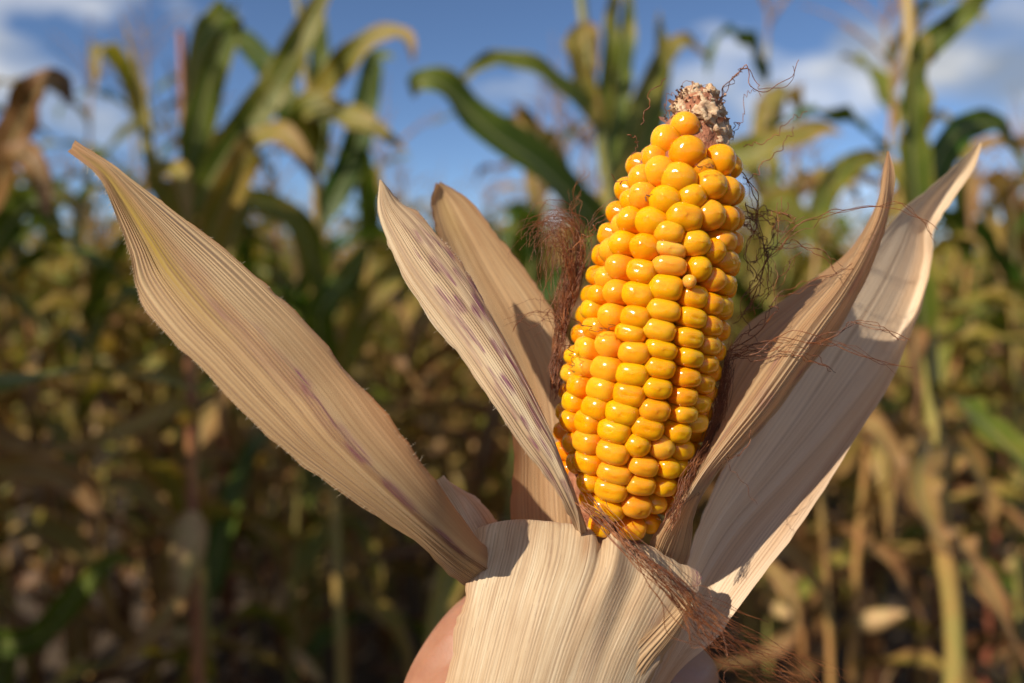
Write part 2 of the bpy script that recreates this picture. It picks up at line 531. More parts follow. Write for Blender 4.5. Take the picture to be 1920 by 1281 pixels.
def stalk_mesh(pts, r0, r1, sides=8, ns=30, nodes=0.16):
    S = catmull(pts, ns)
    L = np.concatenate([[0], np.cumsum(np.linalg.norm(np.diff(S, axis=0), axis=1))])
    rr = r0 + (r1 - r0) * (L / L[-1])
    rr = rr * (1 + 0.16 * np.exp(-(((L / nodes) % 1) - 0.5) ** 2 / 0.01))
    V, F = tubes([S], [rr], sides)
    uv = np.stack([np.tile(np.arange(sides) / sides, ns), np.repeat(L, sides)], -1)
    return V, F, uv


def tassel_mesh(base, direction, rnd, nb=7, length=0.30):
    b = np.array(base, float); d = normalize(np.array(direction, float))
    paths, radii = [], []
    for k in range(nb):
        ln = length * (1.0 if k == 0 else rnd.uniform(0.5, 0.8))
        az = rnd.uniform(0, 6.28); sp = 0.0 if k == 0 else rnd.uniform(0.35, 0.8)
        s = np.array([math.cos(az), math.sin(az), 0]) * sp
        t = np.linspace(0, 1, 9)[:, None]
        start = b + d * (0.0 if k == 0 else rnd.uniform(0, .1))
        P = start + (d + s) * t * ln + np.array([0, 0, -1]) * (t ** 2) * ln * sp * 0.45 + s * 0.2 * t ** 2 * ln
        rr = np.where(np.arange(9) % 2 == 0, 0.0042, 0.0028) * np.linspace(1, .45, 9)
        paths.append(P); radii.append(rr)
    return tubes(paths, radii, 5)


def ear_mesh(p0, p1, r, seed=0):
    """closed ear in its husk hanging on a plant, with ragged dried tip"""
    P0, P1 = np.array(p0, float), np.array(p1, float)
    t = np.linspace(0, 1, 12)
    S = P0 + (P1 - P0) * t[:, None]
    rr = r * np.array([.35, .7, .9, 1, 1, .97, .9, .8, .66, .5, .32, .14])
    return tubes([S], [rr], 10)


def plant_proto(seed):
    """one corn plant as mesh data: list of (part name, mesh, dry)"""
    r = random.Random(seed)
    H = r.uniform(1.85, 2.15)
    lean = (r.uniform(-.06, .06), r.uniform(-.06, .06))
    k = 9
    pts = [(lean[0] * (i / (k - 1)) ** 2 * H + r.uniform(-.004, .004), lean[1] * (i / (k - 1)) ** 2 * H + r.uniform(-.004, .004), H * i / (k - 1) - (0.03 if i == 0 else 0)) for i in range(k)]
    S = catmull(pts, 60)
    parts = []
    v, f, uv = stalk_mesh(pts, r.uniform(.012, .016), .005, sides=7, ns=34)
    parts.append(('stalk', make_mesh('stalk', v, f, M_STALK, uv=uv), r.uniform(.35, .75)))
    az0 = r.uniform(0, 6.28)
    nl = r.randint(10, 12)
    for i in range(nl):
        hf = 0.16 + 0.80 * i / (nl - 1)
        p = S[int(hf * 59)]
        az = az0 + (math.pi if i % 2 else 0) + r.uniform(-.5, .5)
        low = 1 - hf
        ln = r.uniform(.55, .80) * (0.62 if hf > .9 else 1.0)
        wd = r.uniform(.055, .085) * (0.7 if hf > .9 else 1)
        dryness = min(1, max(0.02, 0.20 + 0.80 * low + r.uniform(-.24, .24)))
        el = math.radians(r.uniform(52, 72) - 25 * low)          # start elevation
        droop = r.uniform(1.1, 2.0) + 1.6 * low * r.random() + (0.7 if dryness > .7 else 0)
        if r.random() < 0.22: droop *= 0.35
        d = np.array([math.cos(az), math.sin(az), 0.0])
        q = np.array(p); sp = [q.copy()]; e = el; nseg = 7
        for s in range(nseg):
            a = e - droop * ((s + .5) / nseg) ** 1.3 * 1.35
            a = max(a, -1.5)
            sw = r.uniform(-.14, .14)
            d = np.array([d[0] * math.cos(sw) - d[1] * math.sin(sw), d[0] * math.sin(sw) + d[1] * math.cos(sw), 0])
            q = q + (d * math.cos(a) + np.array([0, 0, math.sin(a)])) * ln / nseg
            q[2] = max(q[2], 0.02)
            sp.append(q.copy())
        v, f, uv = blade(sp, wd, seed=seed * 50 + i, fold=r.uniform(.15, .6), wave=r.uniform(.006, .016), twist=r.uniform(-1.2, 1.2) * (1.4 if dryness > .6 else .6), ns=16)
        parts.append(('leaf', make_mesh('leaf', v, f, M_LEAF, uv=uv), dryness))
    tp = S[-1]
    v, f = tassel_mesh(tp, (lean[0], lean[1], 1), r)
    parts.append(('tassel', make_mesh('tassel', v, f, M_TASSEL), 0))
    ep = S[int(r.uniform(.42, .52) * 59)]
    az = r.uniform(0, 6.28)
    up = r.uniform(-.8, .9)
    v, f = ear_mesh(ep, (ep[0] + math.cos(az) * .11, ep[1] + math.sin(az) * .11, ep[2] + .17 * up), r.uniform(.02, .027))
    parts.append(('ear', make_mesh('ear', v, f, M_EARHUSK), 0))
    return parts


PROTOS = [plant_proto(100 + i) for i in range(9)]


def place_plant(proto, x, y, rot, sc, label, group, ddry=0.0):
    root = empty('corn_plant', (x, y, 0))
    root.rotation_euler = (0, 0, rot)
    root.scale = (sc, sc, sc)
    tag(root, label, 'corn plant', group)
    for nm, me, dr in proto:
        o = bpy.data.objects.new(nm, me)
        COL.objects.link(o)
        o.parent = root
        o['dry'] = float(min(1, max(0, dr + ddry + rng.uniform(-.12, .12))))
    return root


ROW_LABEL = 'out-of-focus, half-dry corn plant in the rows deep in the field'
SIDE_LABEL = 'tall corn plant at the edge of the gap, outside the picture'
ROW_GROUP = 'corn plants in the field rows'
HALF = 960 / FPX


def in_view(x, y, margin=0.35):
    return y > 0 and abs(x) < HALF * y + margin


# rows run away from the camera, slightly slanted
row_pitch, step = 0.62, 0.235
far_spots = []
near_rows = []
for ri in range(-46, 47):
    for si in range(0, 110):
        y = 1.55 + si * step + rng.uniform(-.06, .06)
        x = ri * row_pitch + 0.17 * (y - 1.5) + rng.uniform(-.07, .07)
        if not in_view(x, y): continue
        if y < 4.3:
            near_rows.append((place_plant(rng.choice(PROTOS), x, y, rng.uniform(0, 6.28), rng.uniform(.76, .92) if y < 2.3 else (rng.uniform(1.02, 1.18) if rng.random() < .22 else rng.uniform(.80, .97)), ROW_LABEL, ROW_GROUP, rng.uniform(-.25, .18)), x, y))
        elif rng.random() < (0.75 if y < 10 else 0.45):
            far_spots.append((x, y))

ORD = 'first second third fourth fifth sixth seventh eighth ninth tenth eleventh twelfth thirteenth fourteenth fifteenth sixteenth seventeenth eighteenth nineteenth twentieth'.split()
front_rank = sorted([r for r in near_rows if r[2] < 2.15 and abs(r[1]) < HALF * r[2]], key=lambda r: r[1] / r[2])
for k, (o, x, y) in enumerate(front_rank[:20]):
    o['label'] = 'blurred corn plant in the nearest row ranks, %s from the left' % ORD[k]
# far rows, merged to one mass
protos_low = []
for pr in PROTOS:
    V, F, U, off = [], [], [], 0
    for nm, me, dr in pr:
        n = len(me.vertices); co = np.empty(n * 3, np.float32); me.vertices.foreach_get('co', co)
        fi = np.empty(len(me.loops), np.int32); me.loops.foreach_get('vertex_index', fi)
        if nm in ('stalk', 'leaf', 'tassel'):
            V.append(co.reshape(-1, 3)); F.append(fi.reshape(-1, 4) + off); off += n
            uvv = np.zeros((n, 2), np.float32)
            if me.uv_layers:
                lu = np.empty(len(me.loops) * 2, np.float32); me.uv_layers[0].data.foreach_get('uv', lu)
                uvv[fi] = lu.reshape(-1, 2)
            uvv[:, 1] = np.clip(uvv[:, 1] % 1.0, 0, .98); uvv += rng.randint(0, 30) * np.array([0, 0])
            U.append(uvv)
    protos_low.append((np.vstack(V), np.vstack(F), np.vstack(U)))
V, F, U, off = [], [], [], 0
for (x, y) in far_spots:
    v, f, u = rng.choice(protos_low)
    a = rng.uniform(0, 6.28); s = rng.uniform(.84, 1.02)
    R = np.array([[math.cos(a), -math.sin(a), 0], [math.sin(a), math.cos(a), 0], [0, 0, 1]])
    V.append((v @ R.T) * s + np.array([x, y, 0])); F.append(f + off); U.append(u); off += len(v)
far = link('distant_corn', make_mesh('distant_corn', np.vstack(V), np.vstack(F), M_LEAF, uv=np.vstack(U)))
far['dry'] = 0.42
tag(far, 'blurred mass of corn at the far end of the field', 'corn field', kind='stuff')

# plants standing beside and behind the photographer (outside the frame) shade the lower part of the field
side = [(1.35, .35, .95), (1.5, .75, 1.0), (1.65, .1, 1.0), (1.75, 1.1, 1.0), (1.2, -.2, .95), (.9, -.75, .95), (1.5, -.6, 1.0), (.5, -1.3, 1.0), (-.9, -1.5, 1.0),
        (-.55, -.62, .74), (-1.0, -.5, .85), (-1.7, -.3, 1.0), (.15, -1.0, .9), (-.3, -1.2, .9)]
for i in range(8):
    for j in range(10):
        sx, sy = -1.0 - i * .25 + rng.uniform(-.07, .07), .12 + j * .21 + rng.uniform(-.07, .07)
        if sx > -HALF * sy - .46 or rng.random() < .20: continue
        side.append((sx, sy, rng.uniform(1.0, 1.16)))
for (x, y, s) in side:
    place_plant(rng.choice(PROTOS), x, y, rng.uniform(0, 6.28), s, SIDE_LABEL, 'corn plants around the gap')

# hero plants just behind the held ear, leaves laid where the photo shows them


def hero(name_label, base_px, stalk_px, r0, r1, leaves, dry_stalk, tassel=None, ears=()):
    P = [np.array(at(*q)) for q in stalk_px]
    foot = np.array([P[0][0], P[0][1], 0.0])
    full = [foot + np.array([0, 0, -0.03]), foot * .5 + P[0] * .5] + P if P[0][2] > 0.3 else P
    full = [np.array(p) for p in full]
    root = empty('corn_plant', foot)
    tag(root, name_label, 'corn plant', 'corn plants just behind the ear')
    v, f, uv = stalk_mesh(full, r0, r1, sides=10, ns=60)
    o = link('stalk', make_mesh('stalk', v - foot, f, M_STALK, uv=uv), root); o['dry'] = dry_stalk
    for i, (pts, wd, dr, tw) in enumerate(leaves):
        sp = [np.array(at(*q)) for q in pts]
        nrm = None
        v, f, uv = blade(sp, wd, nu=7, ns=26, fold=.3, wave=.006, seed=hash(name_label) % 1000 + i, normal=(0.25 + tw, -1.0, 0.35))
        o = link('leaf', make_mesh('leaf', v - foot, f, M_LEAF, uv=uv), root); o['dry'] = dr
    if tassel is not None:
        v, f = tassel_mesh(P[-1], P[-1] - P[-2], random.Random(5), length=tassel)
        link('tassel', make_mesh('tassel', v - foot, f, M_TASSEL), root)
    for (a, b, r) in ears:
        v, f = ear_mesh(at(*a), at(*b), r)
        link('ear', make_mesh('ear', v - foot, f, M_EARHUSK), root)
    return root


hero('corn plant with a thin reddish stalk behind the far-left husk leaf', None,
     [(372, 1281, 1.35), (362, 1000, 1.35), (357, 700, 1.35), (352, 430, 1.36), (346, 250, 1.37), (340, 60, 1.38)], .0165, .006,
     [([(352, 330, 1.36), (390, 160, 1.34), (430, 30, 1.32), (400, 50, 1.28), (370, 100, 1.26), (348, 200, 1.25)], .055, .27, .1),
      ([(357, 560, 1.35), (400, 430, 1.32), (450, 320, 1.28), (482, 268, 1.25), (530, 255, 1.22), (575, 305, 1.2), (606, 370, 1.2)], .052, .50, .2),
      ([(352, 430, 1.36), (300, 350, 1.38), (278, 280, 1.4), (262, 160, 1.42), (228, 20, 1.44)], .024, .40, 0),
      ([(360, 800, 1.35), (330, 760, 1.3), (250, 800, 1.25), (150, 835, 1.2), (20, 850, 1.2)], .03, .55, .2),
      ([(365, 1020, 1.35), (330, 1130, 1.3), (270, 1200, 1.27), (180, 1275, 1.25)], .035, .62, 0),
      ([(353, 470, 1.36), (330, 390, 1.3), (300, 330, 1.26), (340, 330, 1.22), (355, 430, 1.2)], .05, .42, 0)], .80, None,
     ears=[((360, 960, 1.33), (340, 1120, 1.28), .030)])

hero('corn plant with crossing pale and grey-green leaves above the purple-spotted husk leaf', None,
     [(640, 1281, 1.6), (620, 800, 1.6), (600, 500, 1.6), (585, 250, 1.6), (565, 60, 1.6), (550, -60, 1.6)], .014, .006,
     [([(372, 400, 1.45), (400, 330, 1.45), (480, 215, 1.45), (545, 110, 1.44), (590, 20, 1.44), (640, -70, 1.44)], .066, .33, .1),
      ([(588, 260, 1.6), (580, 215, 1.56), (620, 150, 1.5), (670, 95, 1.46), (725, 60, 1.44), (765, 75, 1.42), (775, 120, 1.4)], .05, .44, .1),
      ([(588, 290, 1.6), (572, 205, 1.53), (640, 215, 1.5), (700, 240, 1.47), (765, 285, 1.45)], .062, .40, -.1),
      ([(600, 420, 1.6), (660, 300, 1.62), (685, 200, 1.62), (705, 110, 1.62), (740, 110, 1.6)], .06, .10, 0),
      ([(590, 330, 1.62), (600, 200, 1.64), (600, 80, 1.66), (590, -50, 1.66)], .05, .24, 0),
      ([(590, 330, 1.62), (520, 160, 1.68), (470, 90, 1.7), (400, 60, 1.7), (390, 120, 1.7)], .06, .16, 0),
      ([(610, 560, 1.6), (560, 420, 1.55), (470, 380, 1.5), (440, 430, 1.48), (410, 520, 1.46)], .055, .36, 0),
      ([(640, 700, 1.6), (700, 560, 1.52), (770, 490, 1.48), (720, 545, 1.44), (670, 610, 1.42)], .05, .42, 0),
      ([(610, 700, 1.6), (600, 590, 1.5), (650, 520, 1.5), (700, 440, 1.5)], .06, .2, 0)], .45)

hero('corn plant whose broad dark leaf droops beside the ear, with upright green top', None,
     [(1190, 1281, 1.5), (1170, 700, 1.5), (1145, 400, 1.5), (1125, 250, 1.5), (1105, 120, 1.5), (1085, -40, 1.5)], .016, .009,
     [([(1128, 250, 1.5), (1090, 190, 1.46), (1030, 145, 1.42), (950, 108, 1.4), (895, 125, 1.38), (855, 165, 1.37)], .042, .28, .1),
      ([(1140, 440, 1.5), (1090, 390, 1.44), (1010, 310, 1.38), (930, 255, 1.34), (870, 200, 1.32), (820, 155, 1.3), (780, 155, 1.3), (775, 185, 1.3)], .078, .17, .35),
      ([(1130, 330, 1.5), (1160, 180, 1.52), (1175, 60, 1.54), (1180, -60, 1.55)], .045, .26, 0),
      ([(1125, 260, 1.5), (1140, 120, 1.46), (1150, 0, 1.44), (1160, -90, 1.42)], .032, .36, 0),
      ([(1120, 230, 1.48), (1085, 130, 1.46), (1075, 80, 1.45), (1110, 60, 1.44), (1120, 140, 1.43)], .04, .48, 0),
      ([(1150, 420, 1.5), (1260, 330, 1.46), (1390, 292, 1.42), (1450, 268, 1.4), (1530, 245, 1.39), (1580, 250, 1.38)], .06, .40, -.2),
      ([(1140, 350, 1.5), (1190, 220, 1.56), (1250, 100, 1.6), (1290, 80, 1.6), (1330, 110, 1.62)], .045, .40, 0),
      ([(1150, 420, 1.5), (1215, 250, 1.58), (1240, 120, 1.6), (1235, 20, 1.62)], .05, .30, 0)], .28)

hero('tall corn plant with a pale green stalk behind the far-right husk leaf', None,
     [(1790, 1281, 1.05), (1768, 1000, 1.05), (1748, 750, 1.05), (1732, 500, 1.05), (1716, 280, 1.06), (1708, 100, 1.07), (1700, -40, 1.08), (1690, -220, 1.1)], .0165, .008,
     [([(1705, 150, 1.07), (1725, 100, 1.05), (1775, 55, 1.03), (1830, 5, 1.02), (1900, -70, 1.0)], .038, .22, .1),
      ([(1728, 420, 1.06), (1755, 310, 1.1), (1800, 245, 1.12), (1850, 232, 1.14), (1890, 255, 1.15), (1930, 340, 1.15)], .045, .10, 0),
      ([(1745, 720, 1.05), (1790, 750, 1.0), (1850, 800, .96), (1930, 880, .94), (2000, 960, .93)], .055, .28, .2),
      ([(1722, 420, 1.04), (1712, 300, 1.035), (1712, 200, 1.035), (1722, 110, 1.03), (1740, 60, 1.03)], .046, .30, 0),
      ([(1735, 640, 1.03), (1722, 520, 1.025), (1716, 420, 1.03), (1690, 330, 1.05), (1640, 290, 1.08)], .045, .34, 0),
      ([(1752, 820, 1.05), (1730, 860, 1.0), (1725, 930, .97), (1760, 1010, .95), (1790, 1040, .95)], .05, .60, 0),
      ([(1765, 980, 1.05), (1800, 1020, 1.0), (1860, 1120, .97), (1930, 1260, .95)], .038, .72, 0),
      ([(1745, 640, 1.05), (1700, 560, 1.1), (1715, 650, 1.0), (1710, 800, .98)], .035, .72, 0),
      ([(1755, 900, 1.05), (1800, 840, 1.08), (1850, 930, 1.1), (1855, 1010, 1.1)], .04, .62, 0)], .48)

hero('brown corn plant with a curled orange-brown leaf at the left edge of the picture', None,
     [(-60, 1281, 1.25), (-50, 800, 1.25), (-40, 500, 1.25), (-30, 350, 1.25), (-30, 200, 1.25)], .013, .008,
     [([(-35, 380, 1.25), (10, 290, 1.22), (50, 205, 1.2), (85, 155, 1.18), (118, 160, 1.17), (130, 200, 1.16)], .055, .82, .1),
      ([(-40, 420, 1.25), (0, 330, 1.22), (40, 290, 1.2), (75, 330, 1.18), (90, 420, 1.17)], .05, .74, .2),
      ([(-45, 520, 1.25), (20, 420, 1.2), (70, 380, 1.18), (120, 440, 1.17)], .055, .2, 0),
      ([(-45, 900, 1.25), (20, 880, 1.2), (120, 900, 1.18), (200, 980, 1.17)], .05, .66, 0),
      ([(-50, 1200, 1.25), (60, 1200, 1.2), (140, 1120, 1.18), (210, 1050, 1.17), (250, 1060, 1.16)], .04, .2, 0)], .7)

hero('withered corn plant with a curled tan leaf below the ear', None,
     [(1560, 1400, 1.3), (1550, 1100, 1.3), (1530, 800, 1.32), (1524, 600, 1.34), (1530, 480, 1.36), (1545, 400, 1.38)], .010, .003,
     [([(1548, 1120, 1.3), (1480, 1030, 1.22), (1420, 1050, 1.15), (1465, 1085, 1.1), (1488, 1150, 1.07), (1455, 1212, 1.05), (1380, 1242, 1.04), (1290, 1235, 1.04)], .030, .66, 0),
      ([(1540, 900, 1.3), (1620, 800, 1.25), (1670, 850, 1.2), (1690, 950, 1.18)], .05, .64, 0),
      ([(1530, 700, 1.3), (1590, 600, 1.3), (1660, 620, 1.28), (1700, 720, 1.26)], .05, .35, 0),
      ([(1520, 420, 1.35), (1570, 330, 1.38), (1630, 300, 1.4), (1680, 340, 1.42)], .045, .35, 0),
      ([(1520, 450, 1.35), (1470, 380, 1.36), (1430, 420, 1.38), (1410, 520, 1.4)], .05, .40, 0)], .6)

# ------------------------------------------------------------------ the held ear of corn
D0 = 0.27                                       # depth of the ear's axis
AX_TOP, AX_BOT = (1318, 165), (1126, 1045)
A1 = np.array(at(*AX_TOP, D0 - 0.006)); A0 = np.array(at(*AX_BOT, D0 + 0.004))
AXL = np.linalg.norm(A1 - A0); AXD = (A1 - A0) / AXL
ear_root = empty('corn_ear', Vector(A0 - AXD * 0.06))
ROOT = np.array(ear_root.location)
tag(ear_root, 'ripe yellow ear of corn with dry husk leaves peeled open, held up by the hand', 'corn ear')

# radius profile (metres) against fraction along the axis, from the silhouette
PX = D0 / FPX
prof_s = np.array([-.02, .03, .10, .17, .25, .33, .41, .50, .60, .69, .77, .84, .89, .94, 1.0])
prof_r = np.array([62, 86, 112, 132, 146, 151, 151, 149, 144, 138, 128, 112, 88, 58, 40]) * PX * 0.985


def crest(s):
    return np.interp(s, prof_s, prof_r)


def ear_point(px, py):
    """where the view ray meets the ear's surface of kernel crests (or passes closest to it)"""
    best = None
    p0 = np.array(CAM)
    dirv = np.array(at(px, py, 1.0)) - p0
    for d in np.linspace(0.225, 0.285, 241):
        P = p0 + dirv * d
        s = np.dot(P - A0, AXD)
        q = P - A0 - AXD * s
        gap = np.linalg.norm(q) - crest(s / AXL)
        if gap <= 0:
            return s, normalize(q), d
        if best is None or gap < best[0]:
            best = (gap, s, normalize(q), d)
    return best[1:]


def kernel_mesh(seed, sq, dent):
    """rounded kernel: x across the row, y along the ear, z outwards; unit half sizes"""
    nu, nv = 26, 16
    r = np.random.default_rng(seed)
    V = []
    ph = r.random(8) * 6.28
    for j in range(nv):
        phi = math.pi * j / (nv - 1)
        for i in range(nu):
            th = 2 * math.pi * i / nu
            sp_, cp_ = math.sin(phi), math.cos(phi)
            ez = 0.80 if sq > 2.2 else 1.0                     # pillow kernels have flatter crowns and steeper flanks
            sp_ = abs(sp_) ** ez; cp_ = math.copysign(abs(cp_) ** ez, cp_)
            x, y, z = sp_ * math.cos(th), sp_ * math.sin(th), cp_
            n = (abs(x) ** sq + abs(y) ** sq) ** (1 / sq) if (abs(x) + abs(y)) > 1e-6 else 1.0
            k = math.hypot(x, y) / n if n > 1e-6 else 1.0
            x, y = x * k, y * k
            if z < 0:
                tp = 1 + 0.16 * math.sin(min(1, -z * 1.6) * math.pi / 2) - 0.30 * max(0, -z - .6)
                x *= tp; y *= tp; z *= 1.7
            lump = 1 + 0.022 * math.sin(2 * th + ph[0]) + 0.015 * math.sin(3 * th + ph[1]) + 0.012 * math.sin(3 * phi + ph[2])
            zz = z * (1 + .03 * math.sin(th + ph[3]))
            if z > 0.0:
                zz -= dent * math.exp(-((x - .08) ** 2 / .16 + (y - .03) ** 2 / .05))
            V.append((x * lump, y * lump, zz))
    f = grid_faces(nu, nv, closed=True)
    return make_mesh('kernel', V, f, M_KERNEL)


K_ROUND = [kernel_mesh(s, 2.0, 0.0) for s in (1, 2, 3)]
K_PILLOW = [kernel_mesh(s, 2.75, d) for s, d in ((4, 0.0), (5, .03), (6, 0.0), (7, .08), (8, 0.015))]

KERNELS = [  # photo pixel of each kernel crest, apparent width and height, sunk
(1275,229,56,50,0),(1229,256,56,58,0),(1290,280,68,63,0),(1205,288,46,46,2),(1222,316,60,62,0),(1184,330,56,56,0),(1271,330,70,61,0),(1375,302,54,61,0),(1334,312,52,48,5),(1352,347,62,58,0),
(1189,362,56,54,0),(1242,371,64,57,0),(1304,367,58,54,1),(1349,404,58,57,0),(1288,406,70,55,0),(1212,411,67,57,0),(1165,407,52,51,0),(1160,370,44,44,2),(1255,434,57,42,0),(1258,466,58,30,1),(1257,498,67,38,0),
(1200,460,64,54,0),(1149,452,54,50,0),(1142,416,40,46,2),(1316,456,57,53,0),(1324,505,48,49,0),(1386,360,46,54,0),(1382,413,46,52,0),(1357,473,46,50,1),(1380,456,42,40,1),(1381,493,40,42,0),
(1143,497,56,50,0),(1197,507,60,44,0),(1126,464,44,50,0),(1296,528,22,24,-2),(1117,517,46,44,0),(1139,544,54,49,0),(1190,551,64,49,0),(1250,539,66,48,0),(1314,559,54,43,1),(1357,528,46,46,0),(1378,537,36,40,0),
(1106,550,38,36,0),(1092,577,36,38,0),(1130,590,56,51,0),(1187,594,60,43,0),(1247,582,66,41,0),(1309,598,54,37,0),(1351,574,44,42,0),(1370,578,34,38,0),(1098,612,48,40,0),(1127,645,57,52,0),(1176,624,60,35,0),(1238,620,65,40,0),
(1304,636,54,37,0),(1348,615,44,40,0),(1186,662,62,43,0),(1244,657,60,36,0),(1307,674,52,37,0),(1346,651,42,37,0),(1341,687,42,36,0),(1082,650,46,42,0),(1124,691,62,48,0),(1183,703,64,45,0),(1242,692,61,39,0),(1303,712,52,37,0),
(1060,666,36,34,0),(1077,686,44,42,0),(1052,697,30,34,0),(1068,721,46,42,0),(1116,729,60,46,0),(1177,742,64,47,0),(1237,731,58,41,0),(1298,748,50,35,0),(1335,724,40,37,0),(1057,750,40,40,0),(1105,764,58,46,0),(1163,776,65,47,0),
(1233,773,61,43,0),(1298,781,50,35,0),(1330,762,40,37,0),(1052,786,40,43,0),(1089,791,56,45,0),(1147,809,65,45,0),(1219,806,65,43,0),(1286,816,50,38,0),(1322,798,40,36,0),(1087,828,58,44,0),(1145,850,65,44,0),(1198,838,55,49,0),
(1255,845,52,48,1),(1054,828,38,42,1),(1298,850,46,38,1),(1089,866,58,44,0),(1150,890,68,40,0),(1213,879,58,37,0),(1266,883,48,37,0),(1093,905,50,42,0),(1143,921,66,43,0),(1208,914,59,38,0),(1259,917,46,37,0),(1136,956,68,41,0),
(1202,955,61,43,0),(1247,952,44,40,1),(1197,998,52,38,0),(1120,992,46,34,2),(1097,938,46,32,2),(1063,866,36,42,1),(1290,882,40,36,1),(1240,990,44,36,2),
]
front_dirs = []
camdir = np.array(CAM)
NROW = 14


def place_kernel(s, q, w, h, dep, sink, pal=0.0, roll=0.0):
    """kernel at axial distance s (m), outward direction q; w, h full sizes in metres"""
    rad = crest(s / AXL) - dep - sink
    c = A0 + AXD * s + q * rad
    slope = (crest(s / AXL + .02) - crest(s / AXL - .02)) / (.04 * AXL)
    zax = normalize(q - AXD * slope * 0.75)
    xax = normalize(np.cross(AXD, zax)); yax = np.cross(zax, xax)
    if roll:
        xax, yax = xax * math.cos(roll) + yax * math.sin(roll), yax * math.cos(roll) - xax * math.sin(roll)
    M = Matrix(((xax[0] * w / 2, yax[0] * h / 2, zax[0] * dep, c[0] - ROOT[0]), (xax[1] * w / 2, yax[1] * h / 2, zax[1] * dep, c[1] - ROOT[1]),
                (xax[2] * w / 2, yax[2] * h / 2, zax[2] * dep, c[2] - ROOT[2]), (0, 0, 0, 1)))
    me = rng.choice(K_ROUND) if h / w > 0.84 else rng.choice(K_PILLOW)
    o = link('kernel', me, ear_root)
    o.matrix_local = M
    o['pallor'] = pal
    return o


for (px, py, w, h, sk) in KERNELS:
    s, q, d = ear_point(px, py)
    view = normalize(camdir - (A0 + AXD * s))
    view = normalize(view - AXD * np.dot(view, AXD))
    ct = float(np.dot(q, view))
    r_c = crest(s / AXL)
    wm, hm = w * d / FPX, h * d / FPX
    if ct < 0.75:
        nom = min(2 * math.pi * r_c / NROW * 1.05, 0.0112)
        k = min(1, (0.75 - ct) / 0.4)
        wm = wm * (1 - k) + max(nom, wm) * k
    wm *= 1.045 + (0.06 if 0.55 < ct < 0.93 and px > 1280 else 0); hm *= 1.075
    dep = 0.5 * min(0.0105, (wm + hm) * 0.5) * 1.05
    pal = 0.30 if (px, py) in ((1258, 466), (1296, 528)) else (0.14 if (px, py) in ((1257, 498), (1255, 845)) else max(0, rng.gauss(0.0, .06)))
    place_kernel(s, q, wm, hm, dep, sk * 0.0006 + rng.uniform(-.0002, .0002), pal, rng.uniform(-.08, .08))
    front_dirs.append((s, q))

# rows on the far side of the ear
for rI in range(NROW + 2):
    a = 2 * math.pi * rI / (NROW + 2)
    e1 = normalize(np.cross(AXD, np.array([0, 1.0, 0]))); e2 = np.cross(AXD, e1)
    q = e1 * math.cos(a) + e2 * math.sin(a)
    s = AXL * 0.14 + (rI % 2) * 0.0035
    while s < AXL * 0.86:
        f = s / AXL
        h = 0.0068 + 0.0028 * max(0, (f - .5) * 2) + rng.uniform(-.0004, .0004)
        vw = normalize(camdir - (A0 + AXD * s)); vw = normalize(vw - AXD * np.dot(vw, AXD))
        near = min((abs(s - s2) / .0075 + math.acos(max(-1, min(1, float(np.dot(q, q2))))) / .40) for s2, q2 in front_dirs)
        if float(np.dot(q, vw)) < -0.02 and near > 1.05:
            w = min(2 * math.pi * crest(f) / (NROW + 2) * 1.05, .0105)
            place_kernel(s, q, w, h * 1.04, 0.0046, 0.0, 0.0, rng.uniform(-.06, .06))
        s += h

# cob under the kernels
ns, nu = 90, 48
S = np.linspace(-.10, 1.0, ns)
cno = VNoise(8)
TH = np.arange(nu) / nu * 2 * np.pi
e1 = normalize(np.cross(AXD, np.array([0, 1.0, 0]))); e2 = np.cross(AXD, e1)
rr = np.interp(S, [-.10, -.05, 0, .05, .8, .88, .94, .98, 1.0], [.006, .009, .012, .016, .0175, .0125, .0085, .0055, .001])
rr = np.minimum(rr, np.where(S > 0, crest(S) * 0.72, 1))
Vv = A0[None, None] + AXD * (S * AXL)[:, None, None] + (e1 * np.cos(TH)[None, :, None] + e2 * np.sin(TH)[None, :, None]) * (rr[:, None, None] * (1 + .14 * (cno(S[:, None] * 90, TH[None] * 6)[..., None] - .5)))
cob = link('cob', make_mesh('cob', (Vv.reshape(-1, 3) - ROOT), grid_faces(nu, ns, closed=True), M_COB), ear_root)

# shank (ear stem) inside the grip
SP = np.array([A0 - AXD * .005, A0 - AXD * .05, A0 - AXD * .11])
v, f = tubes([catmull(SP, 14)], [np.linspace(.0115, .009, 14)], 14)
link('shank', make_mesh('shank', v - ROOT, f, M_HUSK_IN, uv=np.zeros((len(v), 2))), ear_root)


# shrivelled, undeveloped kernels at the bare tip
def shrivel_mesh(seed):
    nu, nv = 20, 12
    no = VNoise(seed)
    V = []
    for j in range(nv):
        phi = math.pi * j / (nv - 1)
        for i in range(nu):
            th = 2 * math.pi * i / nu
            k = 1 + .9 * (float(no(4 + 3.4 * math.cos(th), 4 + 3.4 * math.sin(th) + phi * 2.8)) - .5)
            x, y, z = math.sin(phi) * math.cos(th) * k, math.sin(phi) * math.sin(th) * k, math.cos(phi)
            if z > .2: z -= .85 * math.exp(-(x * x + y * y) / .16)
            V.append((x, y, z))
    return make_mesh('shrivelled_kernel', V, grid_faces(nu, nv, closed=True), M_TIP)


